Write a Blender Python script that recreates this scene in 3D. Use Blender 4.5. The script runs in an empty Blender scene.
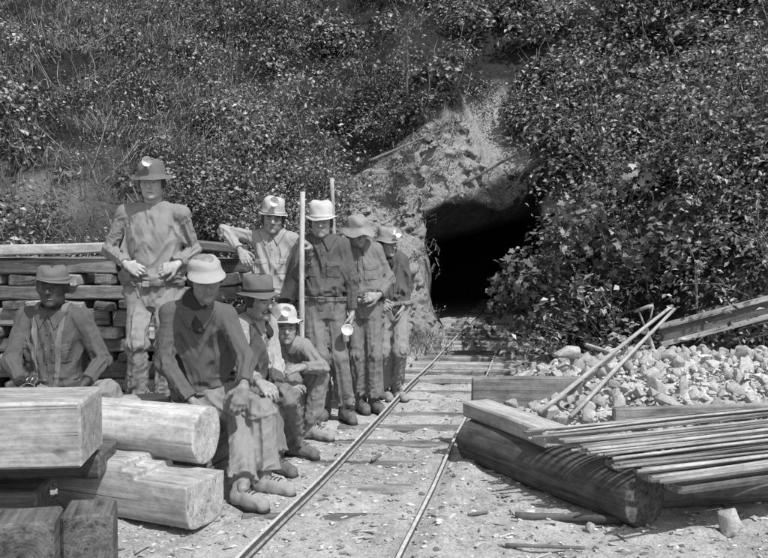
import bpy, math, random
import numpy as np
from mathutils import Vector, Matrix

random.seed(7)
RNG = np.random.default_rng(11)
SC = bpy.context.scene
COL = SC.collection
V = lambda *a: np.array(a, dtype=np.float64)

# ------------------------------------------------------------------ camera
CAMH, FPX = 1.43, 800.0
PITCH = math.atan(39 / FPX)

def W(px, py, Y):
    """world point seen at photograph coordinate (px,py) at distance Y"""
    u = (px - 384) / FPX; v = (279 - py) / FPX
    t = Y / (v * math.sin(PITCH) + math.cos(PITCH))
    return V(t * u, Y, CAMH + t * (v * math.cos(PITCH) - math.sin(PITCH)))

def ray(px, py):
    p = W(px, py, 1.0) - V(0, 0, CAMH)
    return p

def joint(parent, px, py, L, front=True):
    """point on the sight line of (px,py) at bone length L from parent"""
    d = ray(px, py); o = V(0, 0, CAMH) - parent
    a = d @ d; b = 2 * (o @ d); c = o @ o - L * L
    disc = b * b - 4 * a * c
    if disc < 0:
        t = -b / (2 * a)
        p = V(0, 0, CAMH) + d * t
        q = p - parent
        return parent + q / np.linalg.norm(q) * L
    t = (-b - math.sqrt(disc)) / (2 * a) if front else (-b + math.sqrt(disc)) / (2 * a)
    return V(0, 0, CAMH) + d * t

def unit(v):
    v = np.asarray(v, dtype=np.float64)
    return v / (np.linalg.norm(v) + 1e-12)

def at_z(px, py, z):
    d = ray(px, py); t = (z - CAMH) / d[2]; return V(0, 0, CAMH) + d * t

# ------------------------------------------------------------------ materials
MATS = {}
def newmat(name):
    m = bpy.data.materials.new(name); m.use_nodes = True
    nt = m.node_tree
    for n in list(nt.nodes): nt.nodes.remove(n)
    out = nt.nodes.new('ShaderNodeOutputMaterial')
    b = nt.nodes.new('ShaderNodeBsdfPrincipled')
    nt.links.new(b.outputs[0], out.inputs[0])
    MATS[name] = m
    return m, nt, b

def ramp(nt, fac, stops):
    r = nt.nodes.new('ShaderNodeValToRGB')
    el = r.color_ramp.elements
    while len(el) < len(stops): el.new(0.5)
    for e, (p, c) in zip(el, stops):
        e.position = p; e.color = (c, c, c, 1)
    nt.links.new(fac, r.inputs[0])
    return r.outputs[0]

def coord(nt, scale=(1, 1, 1)):
    tc = nt.nodes.new('ShaderNodeTexCoord'); mp = nt.nodes.new('ShaderNodeMapping')
    mp.inputs['Scale'].default_value = scale
    nt.links.new(tc.outputs['Object'], mp.inputs[0])
    return mp.outputs[0]

def noise(nt, vec, s, detail=4, rough=.55, dist=0):
    n = nt.nodes.new('ShaderNodeTexNoise')
    n.inputs['Scale'].default_value = s; n.inputs['Detail'].default_value = detail
    n.inputs['Roughness'].default_value = rough; n.inputs['Distortion'].default_value = dist
    nt.links.new(vec, n.inputs['Vector'])
    return n.outputs[0]

def mixc(nt, fac, a, b, mode='MIX'):
    m = nt.nodes.new('ShaderNodeMix'); m.data_type = 'RGBA'; m.blend_type = mode
    for sock, v in ((m.inputs[0], fac), (m.inputs[6], a), (m.inputs[7], b)):
        if isinstance(v, (int, float)):
            sock.default_value = v if sock == m.inputs[0] else (v, v, v, 1)
        else: nt.links.new(v, sock)
    return m.outputs[2]

def bump(nt, b, h, strength=.4, dist=.01):
    n = nt.nodes.new('ShaderNodeBump')
    n.inputs['Strength'].default_value = strength; n.inputs['Distance'].default_value = dist
    nt.links.new(h, n.inputs['Height']); nt.links.new(n.outputs[0], b.inputs['Normal'])

def fabric(name, lo, hi, scale=9, weave=True, rough=.95, bstr=.5):
    m, nt, b = newmat(name)
    v = coord(nt)
    a = noise(nt, v, scale * 2.5, 6, .7, .1); f = noise(nt, v, 140, 3, .6)
    mx = mixc(nt, .45, a, f)
    gr = ramp(nt, noise(nt, v, scale * .5, 8, .75, .2), [(.34, .88), (.5, .98), (.66, 1.03)])
    c_ = mixc(nt, 1.0, ramp(nt, mx, [(.32, lo * .25 + hi * .66), (.68, hi * .97)]), gr, 'MULTIPLY')
    nt.links.new(c_, b.inputs['Base Color'])
    b.inputs['Roughness'].default_value = rough
    b.inputs['Specular IOR Level'].default_value = .15
    h = mixc(nt, .4, noise(nt, v, 22, 3, .5, 1.5), noise(nt, v, 90, 2))
    bump(nt, b, h, bstr * .6, .006)
    return m

def plain(name, c, rough=.6, metal=0, var=.25, scale=20, bstr=.15):
    m, nt, b = newmat(name)
    v = coord(nt)
    n = noise(nt, v, scale, 5)
    nt.links.new(ramp(nt, n, [(.3, c * (1 - var)), (.7, c * (1 + var))]), b.inputs['Base Color'])
    b.inputs['Roughness'].default_value = rough; b.inputs['Metallic'].default_value = metal
    if bstr: bump(nt, b, n, bstr, .01)
    return m

def wood(name, lo, hi, ring=26, stain=.45, bstr=.5):
    m, nt, b = newmat(name)
    oi = nt.nodes.new('ShaderNodeObjectInfo')
    tc = nt.nodes.new('ShaderNodeTexCoord')
    add = nt.nodes.new('ShaderNodeVectorMath'); add.operation = 'MULTIPLY_ADD'
    cmb = nt.nodes.new('ShaderNodeCombineXYZ')
    nt.links.new(oi.outputs['Random'], cmb.inputs[0])
    nt.links.new(cmb.outputs[0], add.inputs[0]); add.inputs[1].default_value = (17, 0, 0)
    nt.links.new(tc.outputs['Object'], add.inputs[2])
    mp = nt.nodes.new('ShaderNodeMapping'); mp.inputs['Scale'].default_value = (.7, 14, 14)
    nt.links.new(add.outputs[0], mp.inputs[0])
    g = noise(nt, mp.outputs[0], 2.2, 6, .65, .6)
    w = nt.nodes.new('ShaderNodeTexWave'); w.wave_type = 'RINGS'; w.rings_direction = 'X'
    w.inputs['Scale'].default_value = ring; w.inputs['Distortion'].default_value = 2.5
    w.inputs['Detail'].default_value = 3; w.inputs['Detail Scale'].default_value = 1.2
    nt.links.new(add.outputs[0], w.inputs['Vector'])
    mp2 = nt.nodes.new('ShaderNodeMapping'); mp2.inputs['Scale'].default_value = (.8, 1.6, 1.6)
    nt.links.new(add.outputs[0], mp2.inputs[0])
    big = noise(nt, mp2.outputs[0], 5, 6, .7)
    mx = mixc(nt, .07, g, w.outputs[0])
    c1 = ramp(nt, mx, [(.36, lo), (.6, hi)])
    st = ramp(nt, big, [(.36, 1 - stain), (.6, 1.0)])
    c2 = mixc(nt, 1.0, c1, st, 'MULTIPLY')
    rv = nt.nodes.new('ShaderNodeMapRange')
    nt.links.new(oi.outputs['Random'], rv.inputs[0])
    rv.inputs[3].default_value = .78; rv.inputs[4].default_value = 1.15
    c3 = mixc(nt, 1.0, c2, rv.outputs[0], 'MULTIPLY')
    nt.links.new(c3, b.inputs['Base Color'])
    mp3 = nt.nodes.new('ShaderNodeMapping'); mp3.inputs['Scale'].default_value = (.55, 26, 26)
    nt.links.new(add.outputs[0], mp3.inputs[0])
    ck = ramp(nt, noise(nt, mp3.outputs[0], 1.6, 3, .5, .3), [(.63, 1.0), (.68, .5)])
    mp4 = nt.nodes.new('ShaderNodeMapping'); mp4.inputs['Scale'].default_value = (2.6, 5.5, 5.5)
    nt.links.new(add.outputs[0], mp4.inputs[0])
    vo = nt.nodes.new('ShaderNodeTexVoronoi'); vo.inputs['Scale'].default_value = 1.0; nt.links.new(mp4.outputs[0], vo.inputs['Vector'])
    kn = ramp(nt, vo.outputs['Distance'], [(.05, .55), (.11, 1.0)])
    grit = ramp(nt, noise(nt, add.outputs[0], 34, 6, .75), [(.36, .82), (.52, 1.0)])
    c4 = mixc(nt, 1.0, mixc(nt, 1.0, mixc(nt, 1.0, c3, ck, 'MULTIPLY'), kn, 'MULTIPLY'), grit, 'MULTIPLY')
    nt.links.new(c4, b.inputs['Base Color'])
    b.inputs['Roughness'].default_value = .85; b.inputs['Specular IOR Level'].default_value = .2
    bump(nt, b, mixc(nt, .5, mx, mixc(nt, 1.0, ck, grit, 'MULTIPLY')), bstr, .012)
    return m

M_skin = None
def skin(name, c, dirt=.3):
    m, nt, b = newmat(name)
    v = coord(nt)
    n = noise(nt, v, 28, 5, .65)
    nt.links.new(ramp(nt, n, [(.35, c * (1 - dirt)), (.62, c)]), b.inputs['Base Color'])
    b.inputs['Roughness'].default_value = .55
    b.inputs['Specular IOR Level'].default_value = .35
    bump(nt, b, noise(nt, v, 160, 3), .25, .003)
    return m

skin('skin_dusk', .22, .4); skin('lip_dark', .15); skin('stubble', .17, .45)  # first skin is darkened to carry the shade under the cap
skin('skin', .36, .35); skin('skin_grimy', .06, .5); skin('skin_tan', .28, .4)
fabric('denim_light', .16, .235); fabric('denim_pale', .14, .22); fabric('denim_mid', .10, .17); fabric('denim_dark', .075, .13)
fabric('shirt_pale', .22, .32); fabric('shirt_mid', .11, .18); fabric('shirt_dark', .05, .10)
fabric('cloth_black', .02, .04); fabric('cloth_white', .55, .75, 12)
fabric('felt_dark', .06, .14, 14); fabric('felt_mid', .14, .26, 14)
fabric('felt_sand', .20, .32, 16)
fabric('felt_pale', .30, .46, 16)
fabric('canvas_patchy', .22, .42, 22)
fabric('shirt_dusk', .065, .105)
fabric('leather_dark', .05, .14, 20, rough=.6, bstr=.35); fabric('leather_pale', .13, .28, 20, rough=.8)
plain('hair_dark', .03, .6, var=.5, scale=90, bstr=.5)
plain('lamp_metal', .6, .4, .35, .3, 40, .1)
plain('eye_white_shaded', .2, .25, 0, .05, 10, 0); plain('iris_dark', .02, .2, 0, .05, 10, 0)  # eye white painted dark so the eye reads as shaded
plain('steel_worn', .26, .6, .3, .5, 30, .3)
plain('twig_pale', .22, .85, 0, .5, 6, .4)
plain('twig', .10, .85, 0, .4, 12, .4)
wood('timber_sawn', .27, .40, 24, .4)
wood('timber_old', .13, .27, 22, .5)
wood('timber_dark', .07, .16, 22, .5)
wood('log_peeled', .30, .46, 18, .4)
wood('pole_wood', .27, .46, 40, .3, .2)
wood('bark_log', .06, .15, 18, .5)

def rockmat(name, lo, hi, s=7, bs=.8):
    m, nt, b = newmat(name)
    v = coord(nt)
    oi = nt.nodes.new('ShaderNodeObjectInfo')
    add = nt.nodes.new('ShaderNodeVectorMath'); add.operation = 'ADD'
    nt.links.new(v, add.inputs[0]); nt.links.new(oi.outputs['Random'], add.inputs[1])
    v = add.outputs[0]
    a = noise(nt, v, s, 8, .7, .4); f = noise(nt, v, s * 7, 6, .7)
    mx = mixc(nt, .4, a, f)
    c = ramp(nt, mx, [(.36, lo), (.47, (lo + hi) * .5), (.62, hi)])
    rv = nt.nodes.new('ShaderNodeMapRange')
    nt.links.new(oi.outputs['Random'], rv.inputs[0]); rv.inputs[3].default_value = .7; rv.inputs[4].default_value = 1.15
    nt.links.new(mixc(nt, 1., c, rv.outputs[0], 'MULTIPLY'), b.inputs['Base Color'])
    b.inputs['Roughness'].default_value = .92; b.inputs['Specular IOR Level'].default_value = .2
    bump(nt, b, mx, bs, .03)
    return m
m, nt, b = newmat('rail_steel')
v = coord(nt)
n = noise(nt, v, 26, 5, .7)
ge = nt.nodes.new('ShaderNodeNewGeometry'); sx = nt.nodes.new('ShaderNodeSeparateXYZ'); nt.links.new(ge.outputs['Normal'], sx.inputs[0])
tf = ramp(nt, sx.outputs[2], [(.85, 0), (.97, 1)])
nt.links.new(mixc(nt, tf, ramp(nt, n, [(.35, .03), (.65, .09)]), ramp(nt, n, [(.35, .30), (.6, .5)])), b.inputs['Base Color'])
b.inputs['Roughness'].default_value = .6
bump(nt, b, n, .3, .004)
rockmat('rock_pale', .26, .66, 5); rockmat('rubble', .22, .5, 16)

def attrmat(name, attr, lo, hi, transl=.0, rough=.6, spec=.3):
    m, nt, b = newmat(name)
    at = nt.nodes.new('ShaderNodeAttribute'); at.attribute_name = attr
    c = ramp(nt, at.outputs['Fac'], [(0, lo), (1, hi)])
    nt.links.new(c, b.inputs['Base Color'])
    b.inputs['Roughness'].default_value = rough; b.inputs['Specular IOR Level'].default_value = spec
    if transl:
        t = nt.nodes.new('ShaderNodeBsdfTranslucent'); nt.links.new(c, t.inputs[0])
        mx = nt.nodes.new('ShaderNodeMixShader'); mx.inputs[0].default_value = transl
        nt.links.new(b.outputs[0], mx.inputs[1]); nt.links.new(t.outputs[0], mx.inputs[2])
        out = [n for n in nt.nodes if n.type == 'OUTPUT_MATERIAL'][0]
        nt.links.new(mx.outputs[0], out.inputs[0])
    return m
attrmat('leaf_brush', 'tint', .025, .42, .15, .45)
attrmat('leaf_big', 'tint', .03, .32, .15, .42, .4)
attrmat('grass_blades', 'tint', .04, .30, .2, .7)
attrmat('chip_pale', 'tint', .18, .52, 0, .9, .2)
attrmat('chip_mat', 'tint', .10, .5, 0, .9, .2)

# ground: dust, darker damp patches, grit
m, nt, b = newmat('dirt_ground')
v = coord(nt)
a = noise(nt, v, 1.1, 7, .65, .5); f = noise(nt, v, 16, 8, .75); g = noise(nt, v, 70, 5, .7)
mx = mixc(nt, .55, a, f); mx2 = mixc(nt, .4, mx, g)
nt.links.new(ramp(nt, mx2, [(.37, .12), (.45, .27), (.52, .39), (.62, .54)]), b.inputs['Base Color'])
b.inputs['Roughness'].default_value = .95; b.inputs['Specular IOR Level'].default_value = .1
bump(nt, b, mx2, .8, .04)
# hill: rock where the attribute says bare, dark soil elsewhere; tunnel gloom painted in
m, nt, b = newmat('hill_soil')
v = coord(nt)
at = nt.nodes.new('ShaderNodeAttribute'); at.attribute_name = 'bare'
a = noise(nt, v, 2.3, 8, .7, .6); f = noise(nt, v, 17, 8, .75); mx = mixc(nt, .5, a, f)
bare = ramp(nt, mx, [(.38, .18), (.44, .38), (.5, .52), (.6, .64)])
soil = ramp(nt, mx, [(.4, .02), (.6, .08)])
nt.links.new(mixc(nt, at.outputs['Fac'], soil, bare), b.inputs['Base Color'])
b.inputs['Roughness'].default_value = .95; b.inputs['Specular IOR Level'].default_value = .1
bump(nt, b, mx, 1.0, .3)

# ------------------------------------------------------------------ objects
def tag(o, label=None, cat=None, group=None, kind=None):
    if label: o['label'] = label
    if cat: o['category'] = cat
    if group: o['group'] = group
    if kind: o['kind'] = kind
    return o

def mk(name, verts, faces, mat, parent=None, smooth=True, origin=None, attr=None):
    verts = np.asarray(verts, dtype=np.float32)
    if origin is not None: verts = verts - np.asarray(origin, dtype=np.float32)
    me = bpy.data.meshes.new(name)
    faces = np.asarray(faces, dtype=np.int32) if not isinstance(faces, list) or len(set(map(len, faces))) == 1 else faces
    if isinstance(faces, list):
        me.from_pydata([tuple(map(float, q)) for q in verts], [], faces)
    else:
        k = faces.shape[1]
        me.vertices.add(len(verts)); me.vertices.foreach_set('co', verts.ravel())
        me.loops.add(faces.size); me.loops.foreach_set('vertex_index', faces.ravel())
        me.polygons.add(len(faces)); me.polygons.foreach_set('loop_start', np.arange(0, faces.size, k, dtype=np.int32))
        try: me.polygons.foreach_set('loop_total', np.full(len(faces), k, dtype=np.int32))
        except Exception: pass
        me.update(calc_edges=True)
    me.validate()
    me.polygons.foreach_set('use_smooth', np.full(len(me.polygons), smooth))
    if attr:
        for an, av in attr.items():
            at = me.attributes.new(an, 'FLOAT', 'POINT'); at.data.foreach_set('value', np.asarray(av, dtype=np.float32))
    me.materials.append(MATS[mat])
    o = bpy.data.objects.new(name, me); COL.objects.link(o)
    if parent is not None: o.parent = parent
    elif origin is not None: o.location = tuple(map(float, origin))
    return o

def empty(name, loc, rz=0):
    o = bpy.data.objects.new(name, None); COL.objects.link(o)
    o.location = tuple(map(float, loc)); o.rotation_euler = (0, 0, rz); o.empty_display_size = .2
    return o

def copy_thing(o, loc=None, rot=None, label=None, scale=None):
    c = o.copy(); COL.objects.link(c)
    if loc is not None: c.location = tuple(map(float, loc))
    if rot is not None: c.rotation_euler = rot
    if scale is not None: c.scale = scale if hasattr(scale, '__len__') else (scale,) * 3
    if label: c['label'] = label
    for ch in list(o.children):
        d = ch.copy(); COL.objects.link(d); d.parent = c
    return c

# ------------------------------------------------------------------ noise
def _hash(i, j, k, seed):
    n = (i * 374761393 + j * 668265263 + k * 2147483647 + seed * 974711).astype(np.int64)
    n = (n ^ (n >> 13)) * 1274126177
    n = n & 0x7fffffff
    return ((n ^ (n >> 16)) & 0xffff).astype(np.float32) / 32767.5 - 1.0

def vnoise(x, y, z, seed=0):
    x, y, z = np.broadcast_arrays(x, y, z)
    xi, yi, zi = np.floor(x).astype(np.int64), np.floor(y).astype(np.int64), np.floor(z).astype(np.int64)
    fx, fy, fz = x - xi, y - yi, z - zi
    fx = fx * fx * (3 - 2 * fx); fy = fy * fy * (3 - 2 * fy); fz = fz * fz * (3 - 2 * fz)
    r = 0
    for a in (0, 1):
        for b_ in (0, 1):
            for c in (0, 1):
                w = (fx if a else 1 - fx) * (fy if b_ else 1 - fy) * (fz if c else 1 - fz)
                r = r + w * _hash(xi + a, yi + b_, zi + c, seed)
    return r

def fbm(x, y, z, oct=4, seed=0, g=.5):
    r, a = 0, 1.0
    for o_ in range(oct):
        r = r + a * vnoise(x, y, z, seed + o_); a *= g
        x, y, z = x * 2.03 + 5.1, y * 2.03 + 1.7, z * 2.03 + 9.2
    return r

# ------------------------------------------------------------------ distance field modeller
def surface_nets(D, lo, h):
    S = D < 0
    nx, ny, nz = D.shape
    c = np.zeros((nx - 1, ny - 1, nz - 1), dtype=np.int8)
    for a in (0, 1):
        for b_ in (0, 1):
            for d in (0, 1):
                c += S[a:nx - 1 + a, b_:ny - 1 + b_, d:nz - 1 + d]
    I, J, K = np.nonzero((c > 0) & (c < 8))
    if len(I) == 0: return np.zeros((0, 3)), np.zeros((0, 4), int)
    idx = np.full(c.shape, -1, dtype=np.int32); idx[I, J, K] = np.arange(len(I))
    acc = np.zeros((len(I), 3)); cnt = np.zeros(len(I))
    cor = {}
    for a in (0, 1):
        for b_ in (0, 1):
            for d in (0, 1): cor[(a, b_, d)] = D[I + a, J + b_, K + d].astype(np.float64)
    for ax in range(3):
        for u in (0, 1):
            for w in (0, 1):
                p = [0, 0, 0]; o1, o2 = [q for q in range(3) if q != ax]
                p[o1] = u; p[o2] = w; q = list(p); q[ax] = 1
                v0, v1 = cor[tuple(p)], cor[tuple(q)]
                m_ = (v0 < 0) != (v1 < 0)
                t = np.where(m_, v0 / np.where(m_, v0 - v1, 1), 0)
                for k in range(3):
                    acc[:, k] += np.where(m_, (t if k == ax else p[k]), 0)
                cnt += m_
    P = np.stack([I, J, K], 1) + acc / cnt[:, None]
    P = P * h + np.asarray(lo)
    F = []
    for ax in range(3):
        o1, o2 = (ax + 1) % 3, (ax + 2) % 3
        sl0 = [slice(None)] * 3; sl1 = [slice(None)] * 3
        sl0[ax] = slice(0, -1); sl1[ax] = slice(1, None)
        for q in (o1, o2):
            sl0[q] = slice(1, -1); sl1[q] = slice(1, -1)
        A, B = S[tuple(sl0)], S[tuple(sl1)]
        for flip, msk in ((0, A & ~B), (1, ~A & B)):
            e = np.array(np.nonzero(msk)).T
            if len(e) == 0: continue
            off = np.zeros(3, int); off[o1] = 1; off[o2] = 1
            e = e + off
            def cell(d1, d2):
                c_ = e.copy(); c_[:, o1] -= d1; c_[:, o2] -= d2
                return idx[c_[:, 0], c_[:, 1], c_[:, 2]]
            q = np.stack([cell(1, 1), cell(0, 1), cell(0, 0), cell(1, 0)], 1)
            if flip: q = q[:, ::-1]
            F.append(q)
    F = np.concatenate(F)
    F = F[(F >= 0).all(1)]
    return P, F

def largest(P, F):
    if len(F) == 0: return P, F
    lab = np.arange(len(P))
    while True:
        m = lab[F].min(1); old = lab.copy()
        for c in range(F.shape[1]): np.minimum.at(lab, F[:, c], m)
        lab = lab[lab]
        if (lab == old).all(): break
    u, n = np.unique(lab[F[:, 0]], return_counts=True)
    F = F[lab[F[:, 0]] == u[n.argmax()]]
    used, inv = np.unique(F, return_inverse=True)
    return P[used], inv.reshape(F.shape)

class Field:
    def __init__(s, lo, hi, h):
        s.h = h; s.lo = np.asarray(lo, float); n = np.ceil((np.asarray(hi) - s.lo) / h).astype(int) + 1
        s.n = n; s.D = np.full(tuple(n), 1.0, dtype=np.float32)
        s.ax = [(s.lo[i] + np.arange(n[i]) * h).astype(np.float32) for i in range(3)]
    def sub(s, lo, hi):
        sl = []
        for i in range(3):
            a = int(np.clip(math.floor((lo[i] - s.lo[i]) / s.h), 0, s.n[i])); b_ = int(np.clip(math.ceil((hi[i] - s.lo[i]) / s.h) + 1, 0, s.n[i]))
            sl.append(slice(a, b_))
        X = s.ax[0][sl[0]][:, None, None]; Y = s.ax[1][sl[1]][None, :, None]; Z = s.ax[2][sl[2]][None, None, :]
        return tuple(sl), X, Y, Z
    def add(s, fn, lo, hi, k=.0, sign=1):
        sl, X, Y, Z = s.sub(np.asarray(lo) - k - s.h * 2, np.asarray(hi) + k + s.h * 2)
        if 0 in [q.stop - q.start for q in sl]: return
        b_ = fn(X, Y, Z).astype(np.float32); a = s.D[sl]
        if sign > 0:
            if k > 0:
                hh = np.clip(.5 + .5 * (b_ - a) / k, 0, 1); r = b_ * (1 - hh) + a * hh - k * hh * (1 - hh)
            else: r = np.minimum(a, b_)
        else:
            b_ = -b_
            if k > 0:
                hh = np.clip(.5 - .5 * (b_ - a) / k, 0, 1); r = b_ * (1 - hh) + a * hh + k * hh * (1 - hh)
            else: r = np.maximum(a, b_)
        s.D[sl] = r
    def cap(s, a, b_, ra, rb, k=.02, sign=1, fold=None):
        a = np.asarray(a, float); b_ = np.asarray(b_, float); r = max(ra, rb) + (.02 if fold else .0)
        ab = b_ - a; L2 = float(ab @ ab) + 1e-12; L = math.sqrt(L2)
        if fold:
            e1 = unit(np.cross(ab, [.3, .9, .2])); e2 = unit(np.cross(ab, e1))
        def fn(X, Y, Z):
            x, y, z = X - a[0], Y - a[1], Z - a[2]
            t = np.clip((x * ab[0] + y * ab[1] + z * ab[2]) / L2, 0, 1)
            dx, dy, dz = x - t * ab[0], y - t * ab[1], z - t * ab[2]
            d = np.sqrt(dx * dx + dy * dy + dz * dz)
            rr = ra + (rb - ra) * t
            if fold:
                a0, am, a1, lam, ph = fold
                res = d - rr
                mk_ = np.abs(res) < .045
                tt = t[mk_]; dd_ = d[mk_] + .01; qx, qy, qz = dx[mk_], dy[mk_], dz[mk_]
                s1 = (qx * e1[0] + qy * e1[1] + qz * e1[2]) / dd_; s2 = (qx * e2[0] + qy * e2[1] + qz * e2[2]) / dd_
                al = tt * L
                wj = np.where(tt < .5, (a0 / (am + 1e-6)) * (1 - 2 * tt) ** 2, (a1 / (am + 1e-6)) * (2 * tt - 1) ** 2)
                n1 = vnoise(al / (lam * 3.6) + ph + .9 * s1, s1 * 1.9 + ph * 3, s2 * 1.9, 31)
                n2 = vnoise(al / (lam * .85) + 1.5 * s1 + .8 * s2 + ph, s1 * 1.3 + ph, s2 * 1.3 + 7, 47)
                n3 = vnoise(al / (lam * .5) - 1.2 * s2 + ph, s1 * 2.2 + ph, s2 * 2.2 + 3, 53)
                n1 = 1 - 3.2 * np.abs(n1); n2 = 1 - 3.6 * np.abs(n2); n3 = 1 - 3 * np.abs(n3)
                res[mk_] -= am * .9 * n1 + am * 1.05 * np.clip(wj, 0.25, 1.8) * n2 + am * .28 * n3
                return res
            return d - rr
        s.add(fn, np.minimum(a, b_) - r, np.maximum(a, b_) + r, k, sign)
    def ell(s, c, M, rad, k=.02, sign=1):
        """ellipsoid with frame M (rows = axes)"""
        rad = np.asarray(rad, float); R = rad.max(); mn = rad.min()
        def fn(X, Y, Z):
            x, y, z = X - c[0], Y - c[1], Z - c[2]
            q = [(x * M[i][0] + y * M[i][1] + z * M[i][2]) / rad[i] for i in range(3)]
            k0 = np.sqrt(q[0] ** 2 + q[1] ** 2 + q[2] ** 2)
            k1 = np.sqrt((q[0] / rad[0]) ** 2 + (q[1] / rad[1]) ** 2 + (q[2] / rad[2]) ** 2) + 1e-6
            return k0 * (k0 - 1) / k1
        s.add(fn, np.asarray(c) - R, np.asarray(c) + R, k, sign)
    def cut(s, p, dn, R_=.12):
        def fn(X, Y, Z):
            x, y, z = X - p[0], Y - p[1], Z - p[2]
            return np.maximum(-(x * dn[0] + y * dn[1] + z * dn[2]), np.sqrt(x * x + y * y + z * z) - R_)
        s.add(fn, np.asarray(p) - R_, np.asarray(p) + R_, 0, -1)
    def mesh(s, name, mat, parent=None, origin=None, smooth=True):
        P, F = surface_nets(s.D, s.lo, s.h)
        return mk(name, P, F, mat, parent, smooth, origin)

# ------------------------------------------------------------------ people
HEADR = [  # skull and face in head axes: (centre, radii, blend)
    ((0, -.012, .034), (.077, .096, .082), .02), ((0, .022, -.03), (.065, .072, .08), .03),
    ((0, .03, -.078), (.053, .05, .034), .03), ((.04, .058, -.022), (.024, .022, .024), .02),
    ((-.04, .058, -.022), (.024, .022, .024), .02), ((0, .076, -.098), (.021, .018, .016), .02),
    ((.079, -.004, -.004), (.008, .018, .032), .006), ((-.079, -.004, -.004), (.008, .018, .032), .006)]

def frame_yaw(yaw, pitch=0, roll=0):
    y, p, r = map(math.radians, (yaw, pitch, roll))
    X = V(math.cos(y), math.sin(y), 0); F = V(math.sin(y), -math.cos(y), 0); Z = V(0, 0, 1)
    F2 = F * math.cos(p) - Z * math.sin(p); Z2 = Z * math.cos(p) + F * math.sin(p)
    X3 = X * math.cos(r) + Z2 * math.sin(r); Z3 = Z2 * math.cos(r) - X * math.sin(r)
    return np.array([X3, F2, Z3])

def hand_field(f, w, d, n, thumb, curl=.5, spread=1.0, sc=1.0):
    d = unit(d); n = unit(np.asarray(n, float) - d * (np.asarray(n) @ d)); x = unit(np.cross(d, n)) * thumb
    w = np.asarray(w)
    A = [25, 62, 48]
    for i, (off, ln) in enumerate(((.031, .072), (.0105, .08), (-.0105, .075), (-.031, .06))):
        kn = w + (d * (.092 - .006 * abs(i - 1)) + x * off) * sc
        f.cap(w + d * .012 + x * off * .45, kn, .0165 * sc, .0135 * sc, .016)
        p = kn; ang = 0
        dd0 = unit(d + x * off * 2.2 * spread)
        for j, fr in enumerate((.45, .31, .24)):
            ang += math.radians(A[j] * curl * (1 + .1 * (i - 1)))
            q = p + (dd0 * math.cos(ang) + n * math.sin(ang)) * ln * fr * sc
            f.cap(p, q, (.0102 - .0011 * j) * sc, (.0096 - .0011 * j) * sc, .004)
            p = q
    p = w + (d * .022 + x * .022) * sc
    dirs = [unit(d * .65 + x * .75 + n * .25), unit(d * .9 + x * .35 + n * (.2 + .4 * curl)), unit(d * .95 + n * (.2 + .6 * curl))]
    for j, ln in enumerate((.045, .034, .028)):
        q = p + dirs[j] * ln * sc
        f.cap(p, q, (.0155, .0115, .0102)[j] * sc, (.012, .0105, .0085)[j] * sc, .008 if j == 0 else .004); p = q

def tube(pts, rad, n=8):
    pts = [np.asarray(p, float) for p in pts]; vs, fs = [], []
    rad = rad if hasattr(rad, '__len__') else [rad] * len(pts)
    for i, p in enumerate(pts):
        d = unit(pts[min(i + 1, len(pts) - 1)] - pts[max(i - 1, 0)])
        e1 = unit(np.cross(d, [.31, .2, .93] if abs(d[2]) < .9 else [1, .1, 0])); e2 = np.cross(d, e1)
        for j in range(n):
            th = 2 * math.pi * j / n; vs.append(p + (e1 * math.cos(th) + e2 * math.sin(th)) * rad[i])
    for i in range(len(pts) - 1):
        for j in range(n):
            a, b_ = i * n + j, i * n + (j + 1) % n; fs.append([a, b_, b_ + n, a + n])
    fs.append(list(range(n))[::-1]); fs.append([(len(pts) - 1) * n + j for j in range(n)])
    return vs, fs

def lathe(prof, C, M, n=28, sx=1, sy=1, warp=None):
    """rings of (r,z) around axis M[2]; warp(theta,r,z)->(dr,dz)"""
    vs, fs = [], []
    for (r, z) in prof:
        for i in range(n):
            th = 2 * math.pi * i / n
            dr, dz = warp(th, r, z) if warp else (0, 0)
            R = r + dr
            vs.append(C + M[0] * R * math.cos(th) * sx + M[1] * R * math.sin(th) * sy + M[2] * (z + dz))
    for j in range(len(prof) - 1):
        for i in range(n):
            a, b_ = j * n + i, j * n + (i + 1) % n
            fs.append((a, b_, b_ + n, a + n))
    return vs, fs

def lamp_mesh(name, C, M, parent, origin, sc=1.0, sub=False):
    """carbide lamp: dished reflector facing M[1], two-part body below"""
    F_ = np.array([M[0], M[2], M[1]])
    v1, f1 = lathe([(.001, .006), (.012, .008), (.03, .02), (.036, .03), (.037, .031), (.035, .027), (.013, .004), (.006, 0), (.006, -.02), (.001, -.02)],
                   C, F_ * 1.0, 24)
    v1 = [C + (q - C) * sc for q in v1]
    r = mk('lamp_reflector', v1, f1, 'lamp_metal', parent, True, origin)
    B = C - M[1] * .03 * sc - M[2] * .012 * sc
    v2, f2 = lathe([(.001, .035), (.012, .034), (.018, .028), (.019, .0), (.021, -.002), (.021, -.01), (.019, -.012), (.019, -.04), (.016, -.044), (.001, -.045)], B, M, 20)
    v2 = [B + (q - B) * sc for q in v2]
    b2 = mk(name, v2, f2, 'lamp_metal', parent, True, origin)
    if sub: r.parent = b2
    return b2

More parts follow.
